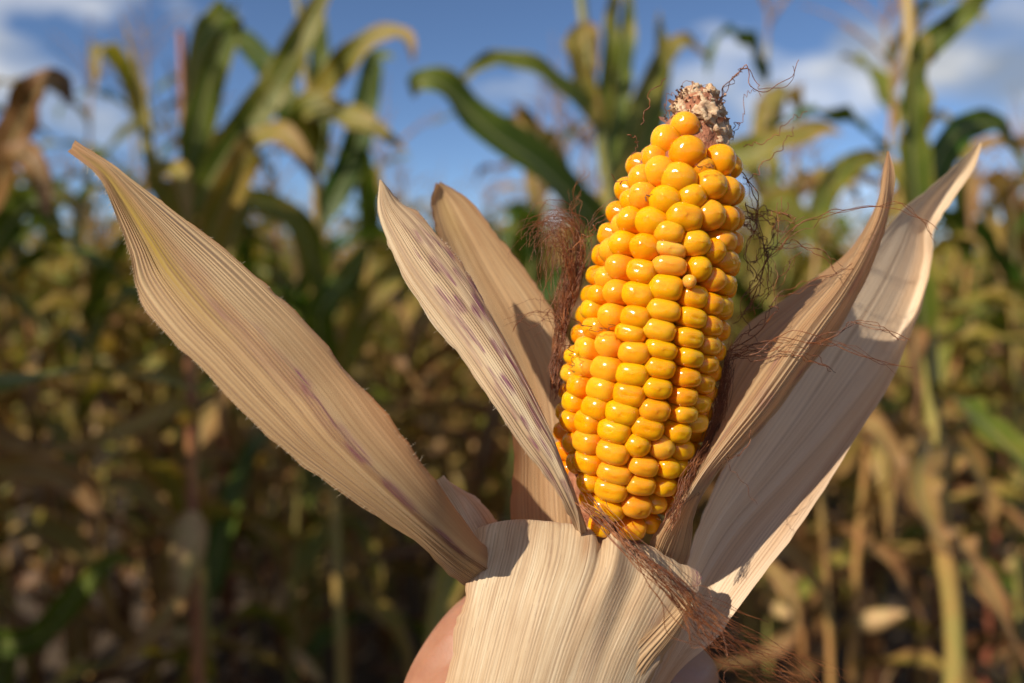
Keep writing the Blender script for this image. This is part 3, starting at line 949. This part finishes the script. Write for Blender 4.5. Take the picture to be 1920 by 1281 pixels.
SHR = [shrivel_mesh(s) for s in (21, 22, 23, 24)]
for (px, py, sz, dd) in [(1292,178,30,-.002),(1322,188,34,-.004),(1338,174,24,0),(1267,200,28,-.001),(1290,208,30,-.005),(1327,214,38,-.0075),(1350,208,28,-.001),(1342,240,32,-.0065),
                         (1358,248,26,-.003),(1318,246,28,-.008),(1276,186,24,.002),(1352,266,26,-.006),(1330,268,26,-.008),(1306,228,28,-.007),(1302,168,22,.004),(1360,226,26,.001)]:
    if py < 235: px = 1312 + (px - 1312) * .86
    c = np.array(at(px, py, D0 - .005 + dd))
    ax = normalize(c - (A0 + AXD * (np.dot(c - A0, AXD) - .004)) + np.array([0, -.003, .002]))
    qd = Vector(ax).to_track_quat('Z', 'Y')
    szm = sz * D0 / FPX * .62
    Mx = Matrix.Translation(Vector(c - ROOT)) @ qd.to_matrix().to_4x4() @ Matrix.Diagonal((szm, szm * rng.uniform(.75, 1), szm * rng.uniform(.8, 1.1), 1))
    link('shrivelled_kernel', rng.choice(SHR), cob, Mx)

# papery chaff flakes round the tip and between the topmost kernels
V, F, off = [], [], 0
for k in range(90):
    s = rng.uniform(.885, .985) * AXL
    a = rng.uniform(0, 6.28)
    q = e1 * math.cos(a) + e2 * math.sin(a)
    rad = np.interp(s / AXL, [.80, .88, .94, 1.0], [.0135, .0105, .0085, .005]) * rng.uniform(.8, 1.1)
    c = A0 + AXD * s + q * rad
    l_, w_ = rng.uniform(.0012, .0034), rng.uniform(.0004, .0010)
    d1 = normalize(AXD + q * rng.uniform(.3, 1.4) + nrng.normal(0, .3, 3)); d2 = normalize(np.cross(d1, q + nrng.normal(0, .2, 3)))
    nn = np.cross(d1, d2)
    g = [c - d2 * w_ * .6, c + d2 * w_ * .6, c + d1 * l_ * .6 - d2 * w_ + nn * .0006, c + d1 * l_ * .6 + d2 * w_ - nn * .0004, c + d1 * l_ - d2 * w_ * .3 - nn * .0008, c + d1 * l_ + d2 * w_ * .5]
    V += g; F += [(off, off + 1, off + 3, off + 2), (off + 2, off + 3, off + 5, off + 4)]; off += 6
o = link('chaff', make_mesh('chaff', np.array(V) - ROOT, np.array(F), M_CHAFF), cob)
o['kind'] = 'stuff'


# ------------------------------------------------------------------ husk leaves
def husk(rails, mat, veins=36, amp=.00016, prof=None, tint=None, nu=200, nv=150, seed=0, jag=.0004, wrinkle=.0006, label=None, lift=None, ribs=None):
    """dry husk leaf through rails of photo pixels with depths; veins are real ridges.
    prof(u,v): offset towards the viewer side of the leaf, tint(u,v): stains and painted light or shade (purple, green, orange)"""
    R = [catmull([np.array(at(*q)) for q in r], nv) for r in rails]
    K = len(R)
    u = np.linspace(0, 1, nu); v = np.linspace(0, 1, nv)
    U, Vv = np.meshgrid(u, v)
    P = np.empty((nv, nu, 3))
    if K == 2:
        P = R[0][:, None] * (1 - U[..., None]) + R[1][:, None] * U[..., None]
    else:
        ctrl = np.stack(R, 1)                                   # nv,K,3
        for j in range(nv):
            P[j] = catmull(ctrl[j], nu) * 0.7 + np.stack([np.interp(u * (K - 1), np.arange(K), ctrl[j][:, c]) for c in range(3)], -1) * .3
    du = np.gradient(P, axis=1); dv = np.gradient(P, axis=0)
    n = normalize(np.cross(du, dv))
    n = np.where((np.sum(n * (np.array(CAM) - P), -1, keepdims=True) < 0), -n, n)
    nm = normalize(n.mean((0, 1)))
    n = normalize(n + 0.5 * nm)
    width = np.linalg.norm(R[0] - R[-1], axis=1)[:, None]
    fadew = np.clip(width / 0.012, 0.12, 1)
    n1, n2, n3 = VNoise(seed + 1), VNoise(seed + 2), VNoise(seed + 3)
    ph = veins * U + 2.6 * (n1(U * 9 + 2, Vv * .7) - .5) + 1.3 * (n2(U * veins * .45, Vv * .5 + 7) - .5) + .22 * (n2(U * 30, Vv * 5) - .5)
    rid = (0.5 + 0.5 * np.cos(2 * np.pi * ph))
    rmod = .10 + 1.5 * n3(np.floor(ph + .5) * 1.7, Vv * 1.6) ** 1.4
    if ribs is not None: rmod = rmod * ribs(U, Vv)
    off = amp * (rid ** 1.5) * rmod * fadew
    off += wrinkle * (n2(U * 5 + 3, Vv * 3.2) - .5) * 2 * fadew + wrinkle * .45 * (n3(U * 16, Vv * 3) - .5) * fadew
    if prof is not None: off = off + prof(U, Vv)
    P = P + n * off[..., None]
    if lift is not None: P = P + lift(U, Vv)
    # ragged margins
    el = np.clip((.05 - U) / .05, 0, 1); er = np.clip((U - .95) / .05, 0, 1)
    e = ((n1(Vv * 55, U * 0 + 3) - .5) * 2 * jag + (n3(Vv * 14, U * 0 + 9) - .5) * 4 * jag) * el * fadew - ((n2(Vv * 55, U * 0 + 5) - .5) * 2 * jag + (n3(Vv * 13, U * 0 + 2) - .5) * 4 * jag) * er * fadew
    P = P + normalize(du) * e[..., None]
    T = np.zeros((nv, nu, 4)); T[..., 3] = 1
    if tint is not None:
        a, b, c = tint(U, Vv)
        T[..., 0] = a; T[..., 1] = b; T[..., 2] = c
    vein = np.clip(1 - rid * 1.9, 0, 1) ** 1.2 * np.clip(rmod, 0, 1.2)
    uv = np.stack([U * (veins / 36.0) + seed * .37, Vv + seed * .71], -1)
    me = make_mesh('husk_leaf', P.reshape(-1, 3) - ROOT, grid_faces(nu, nv), mat, uv=uv.reshape(-1, 2), attrs={'tint': np.clip(T, 0, 1).reshape(-1, 4), 'vein': vein.ravel()})
    o = link('husk_leaf', me, ear_root)
    if label: o['label'] = label
    return o, P


def gauss(x, m, s):
    return np.exp(-((x - m) / s) ** 2)


def z3(U):
    return np.zeros_like(U)


tn = VNoise(40)
# far-left big leaf
L = [(128,284,.246),(186,335,.243),(215,400,.240),(243,480,.237),(254,548,.235),(306,625,.232),(376,696,.230),(456,776,.229),(546,853,.230),(656,929,.233),(766,1006,.240),(836,1069,.247),(890,1112,.256),(960,1170,.266)]
R = [(142,262,.246),(206,308,.246),(268,350,.245),(336,398,.244),(440,478,.242),(522,552,.239),(592,622,.236),(656,697,.233),(720,777,.227),(780,852,.226),(835,926,.231),(884,996,.245),(930,1040,.260),(1000,1090,.270)]
h1, P1 = husk([L, R], M_HUSK_BROWN, veins=31, amp=.00048, seed=1, ribs=lambda U, V: 1.25 - 1.1 * np.clip((U - .58) * 9, 0, 1) * np.clip((V - .25) * 5, 0, 1),
      prof=lambda U, V: .0085 * np.minimum(U / .62, (1 - U) / .38) ** .8 * np.sin(np.pi * np.clip(V, 0, 1)) ** .6 - .002 * gauss(U, .3, .12) * gauss(V, .2, .15),
      tint=lambda U, V: (2.2 * gauss(U, .62 - .10 * (V - .5), .045) * (V > .42) * np.clip((V - .42) * 6, 0, 1) * np.clip((tn(V * 34, U * 12) - .30) * 2.6, .06, 1.2) + .8 * gauss(U, .55, .10) * gauss(V, .42, .16) * tn(U * 20, V * 30),
                         .95 * gauss(U, .40 + .02 * V, .12) * np.clip((.46 - V) * 5, 0, 1) * np.clip(V * 12, 0, 1),
                         .55 * np.clip((U - .66) * 4, 0, 1) * np.clip((V - .3) * 3, 0, 1) + .5 * np.clip((.1 - V) * 10, 0, 1) + .8 * (U > .985) + .3 * (U < .015)),
      label='largest husk leaf, with a yellow-green streak near its tip')
# purple-spotted leaf
L = [(711,340,.268),(706,400,.265),(726,462,.262),(762,532,.258),(820,612,.254),(878,690,.25),(930,768,.246),(974,832,.2455),(1022,894,.246),(1057,952,.249),(1084,1010,.259),(1100,1110,.275)]
R = [(716,338,.268),(752,378,.269),(796,412,.268),(838,460,.266),(880,520,.264),(920,588,.262),(958,655,.259),(995,728,.256),(1028,800,.253),(1060,880,.250),(1086,945,.2505),(1106,1010,.259),(1122,1110,.276)][:12]
h2, P2 = husk([L, R], M_HUSK_PALE, veins=24, amp=.00032, seed=2,
      prof=lambda U, V: .005 * np.sin(np.pi * U) ** .9 * np.sin(np.pi * np.clip(V * .94 + .03, 0, 1)) ** .6,
      tint=lambda U, V: (1.25 * np.clip((tn(U * 13, V * 24) - .50) * 5, 0, 1) * np.clip((V - .13) * 6, 0, 1) * np.clip((U + V * .5 - .32) * 4, 0, 1) * np.clip((.93 - V) * 6, 0, 1),
                         z3(U), .75 * np.clip((U - .88) * 9, 0, 1)),  # orange right edge: backlit glow put into the colour
      label='pale husk leaf speckled with purple')
# leaf behind, left of the ear
L = [(818,342,.305),(806,385,.305),(818,440,.303),(850,520,.302),(890,600,.30),(930,680,.298),(952,760,.295),(963,850,.29),(961,950,.285),(965,1060,.28)]
R = [(824,340,.305),(872,372,.302),(922,430,.302),(968,488,.303),(1012,545,.304),(1050,605,.305),(1085,680,.304),(1100,780,.30),(1105,900,.292),(1110,1020,.285)]
husk([L, R], M_HUSK, veins=22, amp=.00010, seed=3,
     prof=lambda U, V: -.007 * np.sin(np.pi * U) * np.sin(np.pi * np.clip(V + .05, 0, 1)) ** .6,
     tint=lambda U, V: (z3(U), .35 * gauss(U, .35, .2) * gauss(V, .15, .12), .7 * np.clip((U - .9) * 10, 0, 1) + .45 * np.clip((.12 - U) * 8, 0, 1) + .35 * np.clip((V - .6) * 4, 0, 1) * tn(U * 7, V * 2)), nu=120)  # orange of backlit right edge and shaded lower part is painted in
# short lobe peeping out behind the base of the big left leaf
L = [(818,900,.272),(842,945,.270),(868,1000,.268),(900,1060,.266),(930,1110,.265)]
R = [(826,904,.274),(880,926,.276),(926,968,.274),(948,1030,.272),(960,1110,.27)]
husk([L, R], M_HUSK_IN, veins=14, amp=.00008, seed=5, nu=70, nv=60, prof=lambda U, V: .003 * np.sin(np.pi * U))

# front leaf folded over the hand
up = np.array(CAM_U)
Lf = [(925,1075,.2655),(912,1025,.2635),(903,996,.2618),(894,1000,.2590),(884,1050,.2545),(868,1120,.2500),(852,1195,.2465),(834,1275,.2435),(812,1370,.241)]
Rf = [(1282,1135,.2640),(1282,1100,.2620),(1296,1072,.2600),(1312,1082,.2570),(1302,1125,.2530),(1268,1180,.2480),(1232,1240,.2445),(1200,1305,.2420),(1165,1370,.240)]
h5, P5 = husk([Lf, Rf], M_HUSK_PALE, veins=66, amp=.00009, seed=6, nu=280, nv=150, wrinkle=.0005,
     prof=lambda U, V: .0085 * np.sin(np.pi * U) ** .9 * np.clip((V - .22) * 2.4, 0, 1) - .0035 * gauss(U, .56 + .05 * (V - .3), .022) * gauss(V, .32, .12) + .0022 * gauss(U, .62, .04) * gauss(V, .42, .2) - .0016 * gauss(U, .73, .05) * gauss(V, .55, .2),
     tint=lambda U, V: (.5 * np.clip((tn(U * 9, V * 5) - .55) * 5, 0, 1) * np.clip((U - .6) * 4, 0, 1) + .9 * np.clip((U - .93) * 14, 0, 1) * np.clip((.45 - V) * 8, 0, 1), z3(U), .5 * np.clip((.07 - U) * 12, 0, 1) + .55 * gauss(U, .49, .02) * gauss(V, .42, .06)),
     lift=lambda U, V: (0.0078 * np.sin(np.pi * np.clip(U, 0, 1) ** .85) ** .75 * np.clip(1.15 - V * 1.25, 0, 1) + np.clip(.75 - V, 0, .5) * (.0030 * (tn(U * 9, V * 0 + 1) - .5) * np.clip(U * 2, .3, 1) + .0018 * (tn(U * 27, V * 0 + 4) - .5) * np.clip(U * 2 - .4, .1, 1) - .0045 * gauss(U, .545, .016)))[..., None] * up,
     label='broad husk leaf folded down over the front of the hand')
# narrow strip folded along its right side
L = [(1285,1105,0.2475),(1262,1140,0.2460),(1222,1180,0.2435),(1176,1230,0.2415),(1138,1281,0.2400),(1095,1345,0.2390)]
R = [(1296,1112,0.2500),(1290,1150,0.2490),(1268,1195,0.2480),(1240,1235,0.2470),(1214,1281,0.2460),(1175,1345,0.2450)]
husk([L, R], M_HUSK, veins=9, amp=.00022, seed=7, nu=70, nv=80, prof=lambda U, V: .0022 * np.sin(np.pi * U))

# narrow rolled leaf right of the ear
L = [(1664,284,.288),(1654,322,.289),(1644,385,.292),(1602,462,.296),(1548,512,.299),(1474,562,.300),(1402,610,.299),(1365,665,.296),(1345,745,.29),(1310,850,.28),(1268,940,.268),(1225,1015,.266),(1200,1090,.272)]
Mm = [(1665,284,.286),(1661,325,.281),(1650,395,.275),(1616,470,.270),(1568,542,.266),(1508,615,.262),(1458,685,.259),(1408,755,.256),(1356,825,.253),(1308,893,.250),(1268,958,.251),(1234,1015,.258),(1210,1090,.270)]
R = [(1667,284,.286),(1676,330,.283),(1667,402,.280),(1650,462,.276),(1606,560,.273),(1568,628,.270),(1510,702,.267),(1455,777,.264),(1398,838,.261),(1338,898,.258),(1306,960,.258),(1292,1040,.264),(1268,1090,.272)]
husk([L, Mm, R], M_HUSK_THIN, veins=24, amp=.00032, seed=8, nu=150, nv=170, wrinkle=.0009,
     tint=lambda U, V: (.6 * np.clip((tn(U * 9, V * 16) - .62) * 5, 0, 1) * (U > .45), z3(U), .45 * np.clip((.5 - U) * 3, 0, 1) + .35 * gauss(U, .5, .04) + .4 * np.clip((.12 - V) * 9, 0, 1)),  # left half tinted brown: its shade is put into the colour
     label='narrow husk leaf rolled to a ribbed strip beside the kernels')
# far-right broad leaf with a turned-up margin
L = [(1838,264,.318),(1800,300,.318),(1745,348,.318),(1690,395,.318),(1640,450,.318),(1580,530,.318),(1500,640,.315),(1440,740,.309),(1385,830,.30),(1340,910,.291),(1305,990,.283),(1280,1070,.276),(1250,1160,.27),(1218,1250,.266),(1190,1340,.262)]
Mm = [(1839,268,.318),(1815,316,.320),(1764,376,.324),(1736,428,.327),(1732,490,.329),(1708,572,.329),(1664,658,.327),(1612,732,.321),(1548,812,.312),(1474,895,.302),(1390,985,.291),(1335,1065,.282),(1290,1150,.274),(1243,1250,.267),(1200,1340,.262)]
R = [(1841,270,.317),(1823,322,.318),(1777,382,.321),(1750,432,.322),(1748,490,.322),(1730,574,.320),(1694,660,.316),(1662,734,.303),(1612,814,.291),(1556,902,.280),(1490,1002,.270),(1425,1087,.266),(1345,1187,.266),(1268,1267,.262),(1212,1340,.26)]
husk([L, Mm, R], M_HUSK_FAR, veins=34, amp=.00012, seed=9, nu=200, nv=180, wrinkle=.0007,
     tint=lambda U, V: (z3(U), .25 * np.clip((.16 - V) * 8, 0, 1), .40 * np.clip((U - .55) * 2.4, 0, 1) * tn(U * 20, V * 3) + .3 * np.clip((.1 - V) * 9, 0, 1)),
     label='broad pale husk leaf with a turned-up margin')

# downy hair on the margins of the two left leaves
for hk, P, sides in ((h1, P1, ((0, 500), (-1, 160))), (h2, P2, ((-1, 500), (0, 160)))):
    paths, rad = [], []
    nv = P.shape[0]
    for side, k0 in sides:
        for _ in range(k0):
            j = rng.randint(3, int(nv * .72)); i = side if side == 0 else P.shape[1] - 1
            inner = P[j, 6 if side == 0 else -7]
            b = P[j, i] + (inner - P[j, i]) * rng.uniform(0, 1.2)
            d = normalize(P[j, i] - inner) * rng.uniform(.2, 1) + normalize(np.array(CAM) - b) * rng.uniform(.1, .6) + nrng.normal(0, .35, 3)
            ln = rng.uniform(.0006, .0016)
            paths.append(np.array([b, b + d * ln * .5, b + d * ln + nrng.normal(0, .0001, 3)])); rad.append(.000045)
    v, f = tubes(paths, rad, 3)
    o = link('husk_fuzz', make_mesh('husk_fuzz', v - ROOT, f, M_FUZZ), hk); o['kind'] = 'stuff'


# ------------------------------------------------------------------ silk
def strands(name, guide, count, spread0, spread1, n=26, wob=.0012, r=(.00008, .00014), seed=0, end_jit=.25, parent=None, start_jit=.1):
    """bundle of silk threads round guide = [(px,py,d)...]"""
    G = np.array([np.array(at(*g)) for g in guide])
    rd = np.random.default_rng(seed)
    paths, rad = [], []
    for k in range(count):
        t0 = rd.random() * start_jit; t1 = 1 - rd.random() * end_jit
        C = catmull(G, 120)
        idx = np.linspace(t0, t1, n) * 119
        P = np.stack([np.interp(idx, np.arange(120), C[:, c]) for c in range(3)], -1)
        tt = np.linspace(t0, t1, n)[:, None]
        o1 = rd.normal(0, 1, 3); o2 = rd.normal(0, 1, 3)
        P = P + (o1 * (1 - tt) * spread0 + o2 * tt * spread1)
        w = np.zeros((n, 3))
        for h in (1, 2, 3.7, 6):
            w += rd.normal(0, 1, 3) * np.sin(tt * 6.28 * h + rd.random(3) * 6.28) / (h ** .8)
        P = P + w * wob
        paths.append(P); rad.append(rd.uniform(*r))
    v, f = tubes(paths, rad, 4, .5)
    o = link(name, make_mesh(name, v - ROOT, f, M_SILK), ear_root)
    o['kind'] = 'stuff'
    return o


# tuft left of the ear: rises along the kernels, then falls over to the left
strands('silk', [(1040,745,.272),(1048,650,.275),(1062,560,.277),(1085,480,.278),(1090,430,.279)], 60, .0010, .0030, seed=1, wob=.0009, end_jit=.35)
strands('silk', [(1060,590,.276),(1085,500,.277),(1080,430,.277),(1040,412,.276),(1005,430,.275),(993,480,.274)], 42, .0012, .0034, seed=2, wob=.0012)
strands('silk', [(1055,600,.276),(1065,520,.275),(1055,460,.274),(1030,440,.273),(1022,490,.272),(1015,560,.271)], 36, .0012, .0040, seed=3, wob=.0012)
strands('silk', [(1050,640,.275),(1035,590,.272),(990,600,.270),(950,625,.268)], 9, .0006, .0040, seed=4, wob=.0012)
strands('silk', [(1085,470,.278),(1080,420,.280),(1075,370,.281),(1095,335,.282)], 7, .0020, .0040, seed=5, wob=.0012)
strands('silk', [(1085,480,.278),(1110,420,.277),(1150,385,.276),(1160,365,.276)], 5, .0010, .0030, seed=6, wob=.0008)
# long bundle across the folded leaf, bottom right
strands('silk', [(1096,938,0.2480),(1135,975,0.2425),(1185,1030,0.2350),(1240,1080,0.2315),(1300,1140,0.2305),(1370,1190,0.2310),(1450,1235,0.2320),(1530,1290,0.2330)], 34, .0013, .0044, seed=7, wob=.0013, end_jit=.35, n=34, r=(.00010, .00019))
strands('silk', [(1240,1080,0.2315),(1300,1150,0.2305),(1340,1200,0.2310),(1440,1240,0.2320),(1560,1300,0.2330),(1640,1330,0.2340)], 18, .0022, .0050, seed=8, wob=.0022, n=34)
strands('silk', [(1330,1180,0.2305),(1355,1230,0.2310),(1365,1290,0.2310)], 4, .0016, .0050, seed=9, wob=.0015)
# dark bundle between kernels and the right strip
strands('silk', [(1290,925,.252),(1305,880,.258),(1335,820,.264),(1352,750,.267),(1362,690,.268),(1370,640,.270)], 80, .0010, .0012, seed=10, wob=.0010)
strands('silk', [(1250,990,.245),(1275,930,.249),(1300,880,.252),(1330,840,.256)], 26, .0008, .0016, seed=11, wob=.0008)
# loose threads right of the ear and at the tip
STRAY = [
 [(1392,425,.27),(1430,395,.268),(1470,402,.266),(1492,420,.266)], [(1395,420,.27),(1420,440,.268),(1438,470,.267),(1450,520,.266)],
 [(1402,500,.27),(1440,470,.268),(1480,460,.266),(1540,470,.264),(1580,500,.262)], [(1400,560,.27),(1440,490,.268),(1500,425,.264),(1580,392,.262),(1680,385,.26),(1758,438,.258)],
 [(1370,655,.27),(1430,600,.268),(1460,560,.267),(1520,540,.266),(1600,500,.265)], [(1370,660,.27),(1420,648,.262),(1500,640,.258),(1580,650,.256),(1680,690,.256)],
 [(1372,650,.27),(1440,640,.264),(1540,640,.26),(1620,600,.258),(1685,640,.256)], [(1370,665,.27),(1430,670,.262),(1500,668,.258),(1570,700,.256)],
 [(1395,330,.27),(1410,360,.269),(1425,420,.268),(1440,500,.267),(1435,560,.267)], [(1398,380,.27),(1415,420,.268),(1400,470,.268),(1410,520,.268)],
 [(1400,590,.271),(1420,540,.27),(1430,500,.269),(1450,440,.268),(1475,380,.268)], [(1385,600,.271),(1430,560,.27),(1475,520,.268),(1490,480,.267)],
 [(1390,400,.27),(1440,415,.268),(1455,430,.267),(1500,440,.267)], [(1352,190,.268),(1360,160,.267),(1395,128,.266),(1405,150,.265),(1440,168,.264),(1480,145,.263),(1494,118,.262)],
 [(1353,195,.268),(1362,165,.267),(1388,135,.266),(1393,125,.266)], [(1370,258,.268),(1392,230,.267),(1394,190,.266),(1405,172,.265),(1425,176,.265)],
 [(1372,250,.268),(1378,235,.267),(1388,230,.267)], [(1202,235,.266),(1212,205,.265),(1218,180,.265),(1240,155,.264),(1246,145,.264)],
 [(1250,215,.266),(1246,200,.266),(1252,180,.265),(1266,176,.265),(1290,158,.265),(1335,162,.264)], [(1395,280,.268),(1440,260,.266),(1480,230,.264),(1512,207,.263)],
 [(1400,345,.269),(1430,310,.268),(1470,270,.266),(1490,235,.265)], [(1330,860,.258),(1345,850,.256),(1370,880,.253),(1400,910,.251),(1418,948,.25)],
 [(1318,900,.257),(1360,865,.254),(1390,850,.252),(1410,810,.252)], [(1180,250,.262),(1195,270,.262),(1180,300,.262)], [(1150,330,.262),(1165,345,.260),(1190,328,.255),(1205,333,.253)],
 [(1208,372,.249),(1235,366,.247),(1275,385,.246),(1310,412,.247)], [(1080,600,.252),(1105,617,.250),(1135,618,.247),(1148,612,.246)], [(1310,318,.245),(1325,312,.244),(1345,312,.246)],
 [(1066,640,.254),(1072,670,.252),(1074,700,.252)], [(1120,425,.262),(1090,450,.265),(1040,500,.268)], [(1420,640,.268),(1400,610,.269),(1390,560,.27),(1420,520,.27),(1418,470,.27)],
]
paths, rad = [], []
for k, g in enumerate(STRAY):
    G = np.array([np.array(at(*q)) for q in g])
    for c in range(3 if k < 13 else (2 if k < 14 else 1)):
        P = catmull(G + nrng.normal(0, .0011 * c, G.shape), 34)
        tt = np.linspace(0, 1, 34)[:, None]
        P = P + sum(nrng.normal(0, .00035, 3) * np.sin(tt * 6.28 * h + rng.uniform(0, 6)) for h in (1.5, 3, 5, 8))
        paths.append(P); rad.append(rng.uniform(.00011, .00019))
v, f = tubes(paths, rad, 4, .6)
o = link('loose_silk', make_mesh('loose_silk', v - ROOT, f, M_SILK), ear_root); o['kind'] = 'stuff'


# ------------------------------------------------------------------ the hand
def capsule_chain(pts, radii, seg=14):
    """tapered chain of overlapping spheres and cones for the remesh"""
    P = catmull(np.array([np.array(at(*p)) for p in pts]), (len(pts) - 1) * 10 + 1)
    r = np.interp(np.linspace(0, len(radii) - 1, len(P)), np.arange(len(radii)), radii)
    V, F = tubes([P], [r], seg)
    off = len(V)
    n = len(P)
    F = F.tolist() + [list(range(seg))[::-1], list(range((n - 1) * seg, n * seg))]
    V = V.tolist()
    for c, rad_ in ((P[0], r[0]), (P[-1], r[-1])):
        base = len(V)
        for j in range(9):
            phi = math.pi * j / 8
            for i in range(12):
                th = 2 * math.pi * i / 12
                V.append(list(c + rad_ * np.array([math.sin(phi) * math.cos(th), math.sin(phi) * math.sin(th), math.cos(phi)])))
        F += (grid_faces(12, 9, base, closed=True)).tolist()
    return V, F


HANDPARTS = [
    # palm and back of the hand, left of and behind the shank, running down to the wrist
    ([(960,1150,.288),(893,1218,.287),(843,1315,.286),(812,1480,.285),(825,1640,.28),(800,1800,.262)], [.0150,.0168,.0180,.0190,.0175,.019]),
    ([(990,1195,.300),(930,1330,.302),(905,1480,.30),(880,1640,.29)], [.0135,.0165,.0165,.016]),
    ([(900,1275,.274),(840,1360,.272),(815,1460,.270),(815,1660,.268)], [.0120,.0150,.0165,.015]),
    # index, middle, ring, little finger: round the back of the shank and out on the right
    ([(950,1190,.294),(1040,1190,.320),(1130,1195,.328),(1245,1225,.318),(1300,1262,.300),(1285,1290,.280),(1235,1300,.270)], [.0125,.0108,.0102,.0096,.0092,.0085,.0076]),
    ([(890,1290,.296),(1020,1290,.324),(1140,1298,.332),(1260,1325,.320),(1310,1360,.300),(1290,1385,.280),(1230,1395,.268)], [.0125,.0110,.0104,.0098,.0094,.0087,.0078]),
    ([(890,1385,.296),(1010,1390,.322),(1130,1400,.330),(1240,1425,.318),(1290,1455,.300),(1270,1480,.280),(1215,1490,.268)], [.0120,.0104,.0098,.0092,.0088,.0082,.0074]),
    ([(885,1480,.294),(990,1490,.316),(1090,1500,.322),(1190,1520,.312),(1230,1545,.296),(1210,1565,.280),(1165,1570,.270)], [.0112,.0092,.0086,.0080,.0077,.0072,.0066]),
    # thumb: from the wrist side of the palm, across the front under the folded leaf
    ([(835,1560,.268),(845,1440,.256),(890,1370,.258),(980,1335,.2565),(1060,1325,.2570),(1110,1330,.259)], [.0150,.0135,.0105,.0090,.0084,.0072]),
    # wrist and forearm running down
    ([(835,1640,.276),(790,1850,.250),(700,2300,.225),(560,2900,.200)], [.0225,.0235,.028,.034]),
    ([(870,1650,.284),(830,1850,.262),(740,2300,.238),(610,2900,.214)], [.0205,.0225,.028,.034]),
]
hand_base = np.array(at(835, 1640, .276))
V, F = [], []
for pts, radii in HANDPARTS:
    v, f = capsule_chain(pts, radii)
    F += [[i + len(V) for i in q] for q in f]
    V += v
me = bpy.data.meshes.new('hand_raw')
me.from_pydata([tuple(np.array(p) - hand_base) for p in V], [], F)
tmp = bpy.data.objects.new('hand_raw', me); COL.objects.link(tmp)
md = tmp.modifiers.new('r', 'REMESH'); md.mode = 'VOXEL'; md.voxel_size = .0012
md2 = tmp.modifiers.new('s', 'SMOOTH'); md2.iterations = 9; md2.factor = .5
dg = bpy.context.evaluated_depsgraph_get()
hm = bpy.data.meshes.new_from_object(tmp.evaluated_get(dg))
bpy.data.objects.remove(tmp)
hm.name = 'hand'
hm.materials.clear(); hm.materials.append(M_SKIN)
hm.polygons.foreach_set('use_smooth', np.ones(len(hm.polygons), dtype=bool))
hand = link('hand', hm)
hand.location = Vector(hand_base)
tag(hand, 'bare hand gripping the stem of the ear from below', 'hand')
print('objects', len(bpy.data.objects), 'hand verts', len(hm.vertices), 'far tris', len(far.data.polygons) * 2)
